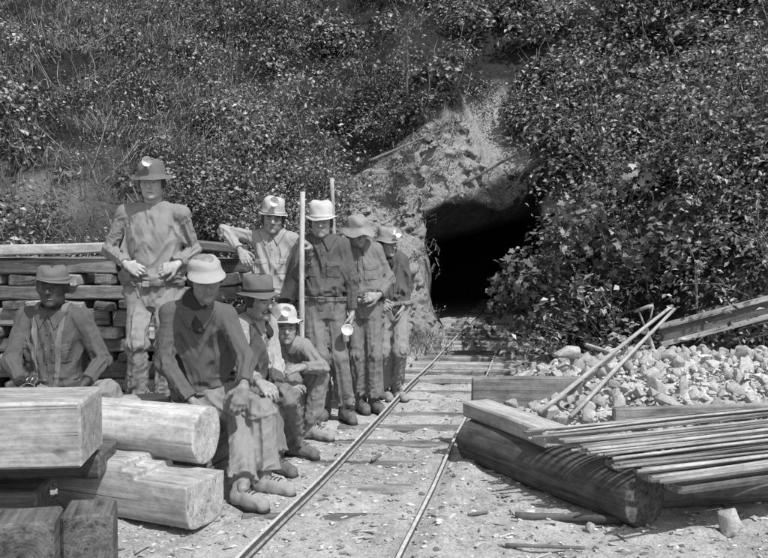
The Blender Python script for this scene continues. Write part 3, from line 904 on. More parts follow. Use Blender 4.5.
# ---- hand-held carbide lamps and the poles
def lamp_thing(C, M, label):
    e = empty('carbide_lamp', C); tag(e, label, 'lamp', None)
    b_ = lamp_mesh('lamp_body', np.asarray(C), M, e, np.asarray(C), 1.25)
    a = []
    for i in range(13):
        th = math.pi * 1.0 * i / 12
        a.append((math.cos(th) * .03, math.sin(th) * .025))
    return e
a_ = PEOPLE['polem']['arms'][1]
lamp_thing(a_[2] + unit(a_[3]['hd']) * .10 + V(-.03, -.08, -.05), frame_yaw(15, -25), 'small metal carbide lamp hanging from the hand of the pole-holding miner')
lamp_thing(W(29, 386, 4.66), frame_yaw(12, 25), 'round metal carbide lamp held on the lap of the black-faced miner at far left')

def pole(name, A, B, r, mat, label, cat, group=None, seed=1, taper=.9, wob=.0028):
    rs = random.Random(seed); A, B = np.asarray(A, float), np.asarray(B, float)
    L = np.linalg.norm(B - A); d = (B - A) / L
    e1 = unit(np.cross(d, [.2, .9, .4])); e2 = np.cross(d, e1); n = 14
    vs, fs = tube([V(L * i / n, wob * math.sin(i * .5 + seed) * L / 2, wob * math.cos(i * .4 + seed) * L / 2) for i in range(n + 1)],
                  [r * (1 - (1 - taper) * i / n) * (1 + rs.uniform(-.05, .05)) for i in range(n + 1)], 10)
    o = mk(name, vs, fs, mat, None, True)
    Mx = Matrix((d, e1, e2)).transposed().to_4x4(); Mx.translation = Vector(A)
    o.matrix_world = Mx
    return tag(o, label, cat, group)

a_ = PEOPLE['polem']['arms'][0]; hd_ = unit(a_[3]['hd'])
gp = a_[2] + hd_ * .085 + unit(V(*a_[3]['hn'])) * .03
topp = W(302.5, 192, gp[1] - .03); hp_ = gp; dr = unit(topp - hp_)
foot_ = hp_ - dr * ((hp_[2] - .9) / dr[2]); foot_ = foot_ * V(1, 1, 0) + V(.05, -.22, 0)
dr = unit(topp - foot_)
pole('wooden_pole', foot_, topp, .021, 'pole_wood', 'long pale wooden pole upright in the grip of the miner with the round-crowned hat', 'pole', None, 3)
pole('wooden_pole', W(337, 300, 6.85) * V(1, 1, 0) + V(.02, .1, 0), W(331.5, 178, 6.9), .018, 'pole_wood', 'upright wooden pole behind the pole-holding miner, only its tip above his shoulder', 'pole', None, 5)

# ------------------------------------------------------------------ timber
def timber_mesh(L, w, h, seed, rough=.006):
    rs = np.random.default_rng(seed)
    nx, ny, nz = max(4, int(L / .12)), 4, 4
    def strip(n, l):  # denser at the ends -> small worn bevel
        return np.concatenate([[0, .012], np.linspace(.03, l - .03, n - 2) if n > 2 else [], [l - .012, l]])
    xs = strip(nx, L) - 0; ys = strip(ny, w) - w / 2; zs_ = strip(nz, h) - h / 2
    N = [len(xs), len(ys), len(zs_)]
    vid = {}; vs = []; fs = []
    def v_(i, j, k):
        if (i, j, k) not in vid:
            vid[(i, j, k)] = len(vs); p = V(xs[i], ys[j], zs_[k])
            e = (i in (0, N[0] - 1)) + (j in (0, N[1] - 1)) + (k in (0, N[2] - 1))
            if e >= 2:
                q = .006
                if i == 0: p[0] += q
                if i == N[0] - 1: p[0] -= q
                if j == 0: p[1] += q
                if j == N[1] - 1: p[1] -= q
                if k == 0: p[2] += q
                if k == N[2] - 1: p[2] -= q
            vs.append(p)
        return vid[(i, j, k)]
    for i in (0, N[0] - 1):
        for j in range(N[1] - 1):
            for k in range(N[2] - 1):
                q = [v_(i, j, k), v_(i, j + 1, k), v_(i, j + 1, k + 1), v_(i, j, k + 1)]; fs.append(q if i else q[::-1])
    for j in (0, N[1] - 1):
        for i in range(N[0] - 1):
            for k in range(N[2] - 1):
                q = [v_(i, j, k), v_(i, j, k + 1), v_(i + 1, j, k + 1), v_(i + 1, j, k)]; fs.append(q if j else q[::-1])
    for k in (0, N[2] - 1):
        for i in range(N[0] - 1):
            for j in range(N[1] - 1):
                q = [v_(i, j, k), v_(i + 1, j, k), v_(i + 1, j + 1, k), v_(i, j + 1, k)]; fs.append(q if k else q[::-1])
    P = np.array(vs); sd = float(seed) * 3.7
    for c in (1, 2):
        P[:, c] += rough * fbm(P[:, 0] * 2.5 + sd, P[:, 1] * 7, P[:, 2] * 7 + c * 9, 3, seed)
    P[:, 0] += rough * 1.2 * fbm(P[:, 0] * 2, P[:, 1] * 12 + sd, P[:, 2] * 12, 2, seed + 5)
    return P, fs

def place_along(o, A, B, roll=0):
    A, B = np.asarray(A, float), np.asarray(B, float)
    d = unit(B - A); z = V(0, 0, 1); y = unit(np.cross(z, d)); z = np.cross(d, y)
    c, s_ = math.cos(roll), math.sin(roll); y, z = y * c + z * s_, z * c - y * s_
    Mx = Matrix((d, y, z)).transposed().to_4x4(); Mx.translation = Vector(A); o.matrix_world = Mx

def timber(name, A, B, w, h, mat, label, cat='timber', group=None, seed=1, roll=0, rough=.006):
    L = float(np.linalg.norm(np.asarray(B) - np.asarray(A)))
    P, F = timber_mesh(L, w, h, seed, rough)
    o = mk(name, P, F, mat, None, False); place_along(o, A, B, roll)
    return tag(o, label, cat, group)

def log(name, A, B, r, mat, label, cat='log', group=None, seed=1, flat=None, rough=.004, step=None, sq=0):
    """round log along x; flat=(z) saws the top flat; step=(x, z) cuts a lower notch beyond x"""
    L = float(np.linalg.norm(np.asarray(B) - np.asarray(A)))
    f = Field((-.03, -r - .04, -r - .04), (L + .03, r + .04, r + .04), .008)
    def fn(X, Y, Z):
        rr_ = np.sqrt(Y * Y + Z * Z)
        if sq: rr_ = (1 - sq) * rr_ + sq * (np.abs(Y) ** 7 + np.abs(Z) ** 7 + 1e-12) ** (1 / 7.)
        d = rr_ - (r + rough * (np.sin(X * 3 + seed) + .8 * np.sin(3 * np.arctan2(Z, Y) + X * 2 + seed) + .35 * np.sin(7 * np.arctan2(Z, Y) - X * 3)))
        d = np.maximum(d, np.maximum(.0 - X + .002 * np.sin(Y * 20), X - L + .002 * np.sin(Z * 17 + 1)))
        if flat is not None: d = np.maximum(d, Z - flat + .003 * np.sin(X * 30))
        if step is not None:
            for sx, sz in step: d = np.maximum(d, np.minimum(X - sx, Z - sz))
        return d
    f.add(fn, f.lo, f.lo + f.n * f.h)
    o = f.mesh(name, mat); place_along(o, A, B)
    o.data.polygons.foreach_set('use_smooth', np.full(len(o.data.polygons), True))
    try:
        o.data.set_sharp_from_angle(angle=math.radians(35))
    except Exception: pass
    return tag(o, label, cat, group)

def at_z(px, py, z):
    d = ray(px, py); t = (z - CAMH) / d[2]; return V(0, 0, CAMH) + d * t

# foreground timbers, left
# big squared beam on top
c0 = W(80, 404, 3.55)
timber('squared_timber', V(-2.75, 3.66, .545), V(-1.40, 3.80, .545), .40, .305, 'timber_sawn', 'thick squared beam topmost in the pile at the left edge, sawn end toward the track', 'beam', 'foreground timbers', 2)
log('peeled_log', V(-2.2, 4.62, .41), V(-.95, 4.25, .385), .152, 'log_peeled', 'smooth round log beneath the hand of the miner in the white cap', 'log', 'foreground timbers', 3)
log('notched_log', V(-1.66, 4.30, .155), V(-.90, 3.99, .155), .165, 'log_peeled', 'short thick log with its top sawn flat in steps, lowest beside the track', 'log', 'foreground timbers', 4,
    flat=.145, step=[(.42, .105), (.50, .07)], sq=.8)
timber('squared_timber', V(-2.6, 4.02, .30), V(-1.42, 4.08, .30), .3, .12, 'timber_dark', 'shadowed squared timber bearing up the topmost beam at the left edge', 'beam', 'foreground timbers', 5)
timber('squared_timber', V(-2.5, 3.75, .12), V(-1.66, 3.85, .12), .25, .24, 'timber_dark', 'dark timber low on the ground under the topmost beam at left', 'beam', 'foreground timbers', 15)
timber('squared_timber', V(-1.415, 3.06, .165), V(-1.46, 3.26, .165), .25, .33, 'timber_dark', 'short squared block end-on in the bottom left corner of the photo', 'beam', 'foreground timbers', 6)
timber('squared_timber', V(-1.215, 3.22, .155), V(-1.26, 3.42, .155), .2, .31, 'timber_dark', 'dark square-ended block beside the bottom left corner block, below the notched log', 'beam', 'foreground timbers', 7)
timber('squared_timber', V(-2.6, 3.25, .12), V(-1.66, 3.3, .12), .22, .23, 'timber_old', 'squared block lying sideways at the left edge under the topmost beam', 'beam', 'foreground timbers', 17)
# seats
TR = unit(V(.209, 1, 0))
timber('bench_timber', V(-1.16, 4.55, .245), V(-.90, 5.55, .245), .34, .43, 'timber_old', 'heavy squared timber serving as bench for the white-capped and the vested miner', 'beam', None, 8)
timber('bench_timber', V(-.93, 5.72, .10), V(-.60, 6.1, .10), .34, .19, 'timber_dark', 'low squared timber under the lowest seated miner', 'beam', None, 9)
timber('bench_timber', V(-2.9, 5.15, .21), V(-1.75, 5.15, .21), .34, .36, 'timber_old', 'squared timber under the miner seated at the far left', 'beam', None, 10)
timber('footing_timber', V(-2.3, 6.0, .075), V(-1.3, 6.02, .075), .42, .15, 'timber_old', 'broad low timber under the boots of the tall standing miner', 'beam', None, 11)
timber('plank', W(112, 402, 4.75), W(165, 398, 4.95), .2, .04, 'timber_sawn', 'short plank lying behind the round log, before the tall miner', 'plank', None, 12)
timber('plank', W(60, 404, 4.55), W(172, 408, 4.6), .16, .05, 'timber_old', 'narrow plank between the big beam and the round log', 'plank', None, 13)

# crib stack of timbers behind the left men
rs = random.Random(4)
z = .0; lay = 0
while z < 1.25:
    if lay % 2 == 0:
        h = rs.choice([.13, .15, .12]); y0 = 6.95 + rs.uniform(-.06, .06)
        cut = rs.uniform(-2.9, -2.2)
        for (xa, xb, yy) in ((-4.6, cut - .01, y0), (cut + .01, -1.22 + rs.uniform(-.12, .1), y0 + rs.uniform(-.05, .05)), (-4.5, -1.3 + rs.uniform(-.2, .1), y0 + .55)):
            tl = rs.uniform(-.02, .02)
            timber('stacked_timber', V(xa, yy, z + h / 2), V(xb, yy + tl, z + h / 2 + rs.uniform(-.004, .004)), rs.uniform(.18, .26), h - .008, rs.choice(['timber_old', 'timber_old', 'timber_dark']),
                   'long squared mine timber lying lengthwise in the stack behind the men', 'timber', 'lengthwise timbers of the stack', rs.randint(1, 99), rs.uniform(-.04, .04), .018)
        z += h
    else:
        h = rs.choice([.08, .10, .07])
        x = -4.4 + rs.uniform(0, .2)
        while x < -1.25:
            timber('stacked_timber', V(x, 6.78 + rs.uniform(-.08, .04), z + h / 2), V(x + rs.uniform(-.04, .04), 7.7, z + h / 2), rs.uniform(.14, .24), h - .008, rs.choice(['timber_old', 'timber_dark', 'timber_sawn']),
                   'short crosswise timber end showing between the layers of the stack', 'timber', 'crosswise timbers of the stack', rs.randint(1, 99), rs.uniform(-.12, .12), .014)
            x += rs.uniform(.2, .42)
        z += h
    lay += 1
timber('stacked_timber', V(-4.4, 6.75, z + .045), V(-1.7, 6.95, z + .11), .24, .09, 'timber_sawn', 'pale slightly tilted plank lying on top of the timber stack', 'timber', None, 61)
timber('stacked_timber', V(-1.95, 7.0, z + .14), V(-1.2, 6.85, z + .08), .2, .08, 'timber_old', 'short plank end atop the stack under the leaning arm', 'timber', None, 62)

# ------------------------------------------------------------------ track
def track_pt(side, Y, z=0):   # centre line passes (1.6,12.4) heading TR
    gx = 1.6 + (Y - 12.4) * .209
    return V(gx + side * .335, Y, z)
def rail(side, Y0, Y1, label):
    prof = [(-.022, 0), (-.022, .006), (-.005, .012), (-.005, .034), (-.013, .038), (-.013, .048), (.013, .048), (.013, .038), (.005, .034), (.005, .012), (.022, .006), (.022, 0)]
    prof = [(a * .72, b_ * .95 - (.022 if side > 0 else 0)) for a, b_ in prof]
    n = 40; vs, fs = [], []
    for i in range(n + 1):
        Y = Y0 + (Y1 - Y0) * i / n
        p = track_pt(side, Y)
        wob = .006 * math.sin(Y * 1.7 + side) + .004 * math.sin(Y * 3.1)
        for a, b_ in prof: vs.append(V(p[0] + a + wob, Y, b_ + .02 + .006 * math.sin(Y * 1.3 + side * 2)))
    m_ = len(prof)
    for i in range(n):
        for j in range(m_):
            a, b_ = i * m_ + j, i * m_ + (j + 1) % m_; fs.append([a, b_, b_ + m_, a + m_])
    fs.append(list(range(m_))); fs.append([n * m_ + j for j in range(m_)][::-1])
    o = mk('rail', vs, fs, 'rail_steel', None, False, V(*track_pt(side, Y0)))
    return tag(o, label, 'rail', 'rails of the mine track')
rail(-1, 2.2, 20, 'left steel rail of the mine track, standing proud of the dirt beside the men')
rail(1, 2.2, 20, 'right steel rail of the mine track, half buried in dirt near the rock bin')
rs = random.Random(9)
Y = 4.1; i = 0
while Y < 19:
    far = Y > 7.6
    c = track_pt(0, Y); up_ = .012 if far else -.034
    A = c + V(-.60 + rs.uniform(-.06, .04), rs.uniform(-.03, .03), up_); B = c + V(.58 + rs.uniform(-.04, .08), rs.uniform(-.03, .03) - .05, up_)
    timber('railway_tie', A, B, rs.uniform(.11, .15), .07, 'timber_sawn' if far and rs.random() < .5 else 'timber_old', 'flat wooden tie laid across the mine track', 'railway tie', 'ties of the mine track', rs.randint(1, 99), 0, .008)
    Y += rs.uniform(.42, .56)

# ------------------------------------------------------------------ ground
def graded(a, b_, fine, lo, hi):
    xs = list(np.arange(a, b_ + 1e-6, fine)); st = fine
    while xs[-1] < hi: st *= 1.35; xs.append(xs[-1] + st)
    st = fine
    while xs[0] > lo: st *= 1.35; xs.insert(0, xs[0] - st)
    return np.array(xs)
gx = graded(-3.4, 3.6, .03, -400, 400); gy = graded(2.4, 13, .035, -400, 600)
X, Yg = np.meshgrid(gx, gy, indexing='ij')
def ground_z(X, Y):
    near = np.exp(-(np.maximum(0, np.hypot(X, Y - 7) - 9) / 6) ** 2)
    z = .022 * fbm(X * 1.3, Y * 1.3, 0 * X, 3, 3) + .014 * fbm(X * 7, Y * 7, 0 * X, 3, 8) + .013 * np.maximum(0, fbm(X * 14, Y * 14, 0 * X, 2, 18) - .1)
    # trodden hollow between the rails, banked dirt over the right rail
    tx = X - (1.6 + (Y - 12.4) * .209)
    z = z * np.clip(np.abs(np.abs(tx) - .335) / .12, .25, 1)
    z -= .018 * np.exp(-(tx / .22) ** 2)
    z += .03 * np.exp(-((tx - .47) / .1) ** 2) * np.clip((7.5 - Y) / 2, 0, 1)
    z += .045 * np.exp(-((X + .15 - .2 * (Y - 5)) / .12) ** 2) * 0
    return z * near - .0
Zg = ground_z(X, Yg)
nx, ny = X.shape
ii = np.arange(nx * ny).reshape(nx, ny)
F = np.stack([ii[:-1, :-1], ii[1:, :-1], ii[1:, 1:], ii[:-1, 1:]], -1).reshape(-1, 4)
g_ = mk('ground', np.stack([X, Yg, Zg], -1).reshape(-1, 3), F, 'dirt_ground'); tag(g_, kind='structure')

# ------------------------------------------------------------------ hill with the tunnel
FOOT = np.array([(-12, 7.5), (-3, 7.85), (-1.5, 8.5), (-.75, 10.2), (.2, 11.0), (.85, 11.55), (1.6, 11.9), (2.45, 11.4), (2.25, 9.9), (2.6, 8.6), (3.3, 7.7), (12, 6.2)])
def foot_dist(X, Y):
    """signed plan distance to the foot line, positive inside the hill"""
    d = np.full(np.broadcast_shapes(X.shape, Y.shape), 1e9, np.float32); 
    for (x0, y0), (x1, y1) in zip(FOOT[:-1], FOOT[1:]):
        dx, dy = x1 - x0, y1 - y0; L2 = dx * dx + dy * dy
        t = np.clip(((X - x0) * dx + (Y - y0) * dy) / L2, 0, 1)
        d = np.minimum(d, np.hypot(X - x0 - t * dx, Y - y0 - t * dy))
    # inside test: y greater than the line (right bank overhang handled by polygon parity)
    ins = np.zeros(d.shape, bool); poly = list(map(tuple, FOOT)) + [(12, 60), (-12, 60)]
    n = len(poly)
    for i in range(n):
        (x0, y0), (x1, y1) = poly[i], poly[(i + 1) % n]
        if y0 == y1: continue
        c = ((y0 > Y) != (y1 > Y)) & (X < (x1 - x0) * (Y - y0) / (y1 - y0) + x0)
        ins ^= np.broadcast_to(c, d.shape)
    return np.where(ins, d, -d)
def hill_h(X, Y):
    d = foot_dist(X, Y)
    cliff = np.exp(-((X - .9) / 1.15) ** 2)            # steep cut face round the portal
    right = 1 / (1 + np.exp(-(X - 2.2) / .25))
    s1 = 1.15 + 2.4 * cliff + 1.0 * right
    z1 = .1 + 2.35 * cliff + 1.3 * right
    hh = np.where(d < z1 / s1, d * s1, z1 + (d - z1 / s1) * .92)
    hh = 9.5 - np.logaddexp(0, (9.5 - hh) * 1.2) / 1.2 if False else np.minimum(hh, 9.5 + 0 * hh)
    return hh
hl = Field((-9.5, 6.4, -.5), (9.5, 19.5, 9.9), .085)
def fh(X, Y, Z):
    X2, Y2 = X[:, :, 0], Y[:, :, 0]
    h = hill_h(X2, Y2)[:, :, None]
    Xb, Yb, Zb = np.broadcast_arrays(X, Y, Z)
    n = .22 * fbm(Xb * .9, Yb * .9, Zb * .9, 2, 5) + .10 * np.abs(fbm(Xb * 2.6, Yb * 2.6, Zb * 2.6, 2, 25))
    sl_ = 1 + 2.2 * np.exp(-((X2 - .9) / 1.15) ** 2)[:, :, None]
    return (Z - h) / np.sqrt(1 + sl_ ** 2) * 1.2 + n * np.clip(h * 2, 0, 1)
sl, X, Y, Z = hl.sub(hl.lo, hl.lo + hl.n * hl.h)
hl.D = fh(X, Y, Z).astype(np.float32)
def tun(X, Y, Z):
    cx = 1.5 + (Y - 12.4) * .209
    q = X - cx; n = .06 * np.sin(Y * 5 + Z * 3) + .05 * np.sin(Z * 6 + 2) + .035 * np.sin(11 * Z + 7 * Y)
    left = -(X - (1.5 + (np.minimum(Y, 12.0) - 12.4) * .209 + np.maximum(Y - 12.0, 0) * -.05)) - .80 + n * .7 + .30 * np.clip(1 - Z, 0, 1) ; right = q - .95 + n
    yf = 11.0 + (X - .2) * .64
    fl = np.clip((yf + 1.55 - Y) / .85, 0, 1.5)
    top = Z - (1.48 + .25 * (q + .8) + .02 * np.sin(Y * 4 + X * 5) + fl * (.50 + .22 * (q + .8))); bot = -Z - .3
    d = np.maximum(np.maximum(left, right), np.maximum(top, bot))
    return np.maximum(d, np.maximum(9.0 - Y, Y - 19.0))
hl.add(tun, (0, 8, -.5), (5, 19.4, 3.6), .05, -1)
P, F = surface_nets(hl.D, hl.lo, hl.h)
def bare_mask(x, y, z):
    """1 on the bare rock: cut face left of the tunnel and the scar running up to the right"""
    px = x / y * 800 + 384; py = 240 - (z - CAMH) / y * 800    # only used to read the plan of the scar off the slope
    return px, py
nz = .35 * fbm(P[:, 0] * 1.4, P[:, 1] * 1.4, P[:, 2] * 1.4, 3, 77)
# scar: a diagonal band on the slope from the cliff foot up to the right
u_ = P[:, 0]; w_ = P[:, 2]
def face_band(u, w, nz):
    f_ = np.clip(1.8 - np.abs(u - .25 + nz) / .75, 0, 1) * np.clip((2.7 - w + nz * 1.3) / .35, 0, 1)
    lo_ = 1.75 + .5 * (u - .7); hi_ = 2.55 + .84 * (u + .36)
    b_ = np.clip((w - lo_ + nz * .6) / .25, 0, 1) * np.clip((hi_ - w + nz * 1.1) / .3, 0, 1) * np.clip((u + .7) / .4, 0, 1) * np.clip((2.75 - u + nz) / .5, 0, 1)
    return f_, b_
face, band = face_band(u_, w_, nz)
inside = np.clip((P[:, 1] - (12.15)) / .2, 0, 1) * (w_ < 2.0) * (u_ > .6) * (u_ < 4.5)  # tunnel walls: dark rock, colour lowered further to paint the gloom inside
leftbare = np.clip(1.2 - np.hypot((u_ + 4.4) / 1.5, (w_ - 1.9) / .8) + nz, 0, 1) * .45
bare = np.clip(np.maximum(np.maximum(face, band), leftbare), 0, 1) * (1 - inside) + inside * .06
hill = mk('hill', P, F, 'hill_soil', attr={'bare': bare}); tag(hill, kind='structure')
rf = Field((-1.3, 9.6, -.2), (2.7, 13.4, 4.9), .034)
sl, X, Y, Z = rf.sub(rf.lo, rf.lo + rf.n * rf.h)
Xb, Yb, Zb = np.broadcast_arrays(X, Y, Z)
c_ = fh(X, Y, Z)
near_ = np.abs(c_) < .25
q = [a[near_].astype(np.float64) for a in (Xb, Yb, Zb)]
nzq = .35 * fbm(q[0] * 1.4, q[1] * 1.4, q[2] * 1.4, 3, 77)
fq, bq = face_band(q[0], q[2], nzq)
mq = np.maximum(fq, bq)
crack = fbm(q[0] * 3.2 + q[2] * 1.6, q[1] * 3.2, q[2] * 4.5 - q[0] * 1.2, 4, 91, .55)
blocky = np.abs(vnoise(q[0] * 4.5 + 2 * q[2], q[1] * 4, q[2] * 3.5 - 2.2 * q[0], 95))
c_ = c_.astype(np.float64)
c_[near_] += -.07 * mq + .05 + .085 * (1 - 2.2 * np.abs(crack)) * mq * .8 - .10 * np.clip(.5 - blocky * 1.6, 0, .5) * mq
rf.D = c_.astype(np.float32)
rf.add(tun, (0, 8, -.5), (5, 19.4, 3.6), .02, -1)
def box_(X, Y, Z):
    return np.broadcast_to(np.maximum.reduce([rf.lo[0] + .1 - X + 0 * Y * Z, X - 2.6 + 0 * Y * Z, rf.lo[1] + .1 - Y + 0 * X * Z, Y - 13.3 + 0 * X * Z, Z - 4.8 + 0 * X * Y, -.1 - Z + 0 * X * Y]), rf.D.shape)
rf.D = np.maximum(rf.D, box_(X, Y, Z)).astype(np.float32)
Pr, Fr = surface_nets(rf.D, rf.lo, rf.h)
nzr = .35 * fbm(Pr[:, 0] * 1.4, Pr[:, 1] * 1.4, Pr[:, 2] * 1.4, 3, 77)
fr, br = face_band(Pr[:, 0], Pr[:, 2], nzr)
brk = fbm(Pr[:, 0] * 5, Pr[:, 1] * 5, Pr[:, 2] * 5, 4, 33)
mr = np.clip(np.maximum(fr, br) * 1.3 - np.clip(brk - .3, 0, 1) * 1.3 * (.2 + br), 0, 1)
inr = np.clip((Pr[:, 1] - 12.15) / .2, 0, 1) * (Pr[:, 2] < 2.0) * (Pr[:, 0] > .6)  # same painted gloom on the tunnel part of the rock face
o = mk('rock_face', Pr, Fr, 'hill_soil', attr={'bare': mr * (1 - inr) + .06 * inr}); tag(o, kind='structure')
print('HILL', round(time.time() - T0, 1), len(P))

# normals of hill verts (from the field)
def field_normal(f, P):
    I = np.clip(((P - f.lo) / f.h).astype(int), 1, f.n - 2)
    g = np.stack([f.D[I[:, 0] + 1, I[:, 1], I[:, 2]] - f.D[I[:, 0] - 1, I[:, 1], I[:, 2]],
                  f.D[I[:, 0], I[:, 1] + 1, I[:, 2]] - f.D[I[:, 0], I[:, 1] - 1, I[:, 2]],
                  f.D[I[:, 0], I[:, 1], I[:, 2] + 1] - f.D[I[:, 0], I[:, 1], I[:, 2] - 1]], 1)
    return g / (np.linalg.norm(g, axis=1, keepdims=True) + 1e-9)
HN = field_normal(hl, P)

# ------------------------------------------------------------------ foliage
def leaves(pos, nrm, size, name, mat, parent=None, tint=None, aspect=.55, origin=None, lobed=False):
    n = len(pos)
    a = RNG.normal(size=(n, 3)); t = np.cross(nrm, a); t /= np.linalg.norm(t, axis=1, keepdims=True) + 1e-9
    b_ = np.cross(nrm, t)
    s = size[:, None] if hasattr(size, '__len__') else size
    if tint is None: tint = RNG.random(n) ** 1.3
    if lobed:   # broad leaf: 8 points with drooping tip
        hf = [(.14, .20, .03), (.05, .46, .05), (.30, .36, .03), (.52, .58, .0), (.62, .24, -.02)]
        sh = [(0, 0, 0)] + hf + [(1.0, 0, -.18)] + [(a_, -b__, c_) for a_, b__, c_ in hf[::-1]]
        mid = (.5, 0, -.06)
        vs = np.stack([pos + t * s * u + b_ * s * w + nrm * s * z for u, w, z in sh + [mid]], 1)
        m__ = len(sh); base = np.arange(n)[:, None] * (m__ + 1)
        fs = np.concatenate([base + np.array([[m__, i, (i + 1) % m__]]) for i in range(m__)], 0)
        return mk(name, vs.reshape(-1, 3), fs, mat, parent, True, origin, {'tint': np.repeat(tint, m__ + 1)})
    vs = np.stack([pos, pos + t * s * .5 + b_ * s * aspect * .5 + nrm * s * .10, pos + t * s - nrm * s * .08, pos + t * s * .5 - b_ * s * aspect * .5 + nrm * s * .10], 1)
    base = np.arange(n)[:, None] * 4
    fs = base + np.array([[0, 1, 2, 3]])
    fs = np.concatenate([base + np.array([[0, 1, 2]]), base + np.array([[0, 2, 3]])], 0)
    return mk(name, vs.reshape(-1, 3), fs, mat, parent, False, origin, {'tint': np.repeat(tint, 4)})

def clumps(cent, nrm, rad, per, flat=.7):
    """leaf positions and normals for rounded shrub clumps"""
    cnt = np.maximum(6, (per * rad ** 2).astype(int)); tot = cnt.sum()
    ci = np.repeat(np.arange(len(cent)), cnt)
    d = RNG.normal(size=(tot, 3)); d /= np.linalg.norm(d, axis=1, keepdims=True)
    up = nrm[ci] * .6 + V(0, 0, .5)
    d = d + up * .55; d /= np.linalg.norm(d, axis=1, keepdims=True)
    rr = rad[ci] * (.45 + .65 * RNG.random(tot) ** .6)
    lump = 1 + .35 * np.sin(d[:, 0] * 7 + ci) * np.sin(d[:, 2] * 6 + ci * 2) 
    pos = cent[ci] + d * (rr * lump)[:, None] * V(1, 1, flat)
    n = d * .45 + V(0, 0, .55) + RNG.normal(size=(tot, 3)) * .42
    n /= np.linalg.norm(n, axis=1, keepdims=True)
    return pos, n, ci

vis = (P[:, 2] > .0) & (P[:, 1] < 19.3) & (np.abs(P[:, 0]) < P[:, 1] * .6 + 1.2) & (P[:, 2] < CAMH + .42 * P[:, 1] + .8) & (inside < .1)
px_, py_ = bare_mask(P[:, 0], P[:, 1], P[:, 2])
green = np.clip(1 - np.maximum(face, band) * 2.5, 0, 1) * (1 - 1.0 * ((P[:, 0] > .4) & (P[:, 0] < 2.35) & (P[:, 2] < 2.25 + .55 * (P[:, 0] - .7)) & (P[:, 1] > 10.5))) * (leftbare < .42)
# a thin grassy zone at far left
grassy = (P[:, 0] < -2.8) & (P[:, 2] > 1.2)
w = vis * green * np.where(grassy, .35, 1.0)
w = w * (1 - .85 * ((P[:, 0] > 2.2) & (P[:, 1] < 10.5) & (P[:, 2] < 2.0)))   # lower right bank gets its own shrubs
w = w / w.sum()
pn = fbm(P[:, 0] * .45, P[:, 1] * .45, P[:, 2] * .6, 3, 201)
w = w * np.clip(.55 + 1.3 * pn, .12, 1.6); w = w / w.sum()
sel = RNG.choice(len(P), 1700, replace=False, p=w)
rad = .15 + .48 * RNG.random(len(sel)) ** 2.0
cent = P[sel] + HN[sel] * (rad * .5)[:, None]
pos, n_, ci = clumps(cent, HN[sel], rad, 1250)
sz = (.026 + .075 * RNG.random(len(cent)) ** 2 + .03 * np.clip(P[sel][:, 0] / 3, 0, 1))[ci] * (.7 + .6 * RNG.random(len(pos)))
tint = np.clip((.0 + .55 * RNG.random(len(cent)))[ci] + .36 * RNG.normal(size=len(pos)) , 0, 1)
asp_ = (.3 + .5 * RNG.random(len(cent)))[ci]
o = leaves(pos, n_, sz, 'hillside_brush', 'leaf_brush', tint=tint, aspect=asp_[:, None])
tag(o, 'dense leafy brush covering the steep hillside behind the men and above the tunnel', 'brush', None, 'stuff')
print('BRUSH', len(pos), round(time.time() - T0, 1))

# bare twigs poking through the brush
tsel = sel[:700]; vs, fs = [], []
for i_ in tsel:
    p0 = P[i_]; d = unit(HN[i_] * .5 + V(0, 0, .9) + RNG.normal(size=3) * .45); q = [p0]
    for k_ in range(4): d = unit(d + RNG.normal(size=3) * .22); q.append(q[-1] + d * RNG.uniform(.12, .28))
    v_, f_ = tube(q, [.010, .008, .006, .004, .002], 4); o_ = len(vs); vs += v_; fs += [[a + o_ for a in ff] for ff in f_]
o = mk('brush_stems', vs, fs, 'twig_pale', None, True); tag(o, 'thin bare stems and twigs poking out of the hillside brush', 'twigs', None, 'stuff')
# grass: long dry blades
def grass(cent, nrm, per, length, name, label, spread=.14, droop=.6, par=None):
    n = len(cent) * per; ci = np.repeat(np.arange(len(cent)), per)
    base = cent[ci] + RNG.normal(size=(n, 3)) * spread * V(1, 1, .4)
    d = nrm[ci] * .5 + V(0, 0, .8) + RNG.normal(size=(n, 3)) * .45; d /= np.linalg.norm(d, axis=1, keepdims=True)
    L = length * (.5 + RNG.random(n))[:, None]
    side = np.cross(d, RNG.normal(size=(n, 3))); side /= np.linalg.norm(side, axis=1, keepdims=True)
    wd = (.003 + .004 * RNG.random(n))[:, None]
    out = RNG.normal(size=(n, 3)) * V(1, 1, 0) * .4 + nrm[ci] * .5
    m1 = base + d * L * .55; tip = base + d * L * .8 + out * L * droop * .6 - V(0, 0, 1) * L * droop * .45
    vs = np.stack([base - side * wd, base + side * wd, m1 + side * wd * .8, m1 - side * wd * .8, tip], 1)
    b5 = np.arange(n)[:, None] * 5
    fs = np.concatenate([b5 + np.array([[0, 1, 2]]), b5 + np.array([[0, 2, 3]]), b5 + np.array([[3, 2, 4]])], 0)
    o = mk(name, vs.reshape(-1, 3), fs, 'grass_blades', par, False, None, {'tint': np.repeat(np.clip(.25 + .7 * RNG.random(n), 0, 1), 5)})
    return tag(o, label, 'grass', None, 'stuff')
wg = vis * (face < .2) * ((P[:, 0] < -2.4) | (band > .05) | (P[:, 2] < .35)) * (.2 + (band > .05) * (band < .3) * .4 + (P[:, 0] < -2.4) * .8) * (band < .4)
wg = wg / wg.sum(); sg_ = RNG.choice(len(P), 1500, replace=False, p=wg)
grass(P[sg_], HN[sg_], 34, .22, 'hillside_grass', 'long dry grass tufts on the hillside and over the tunnel lip')

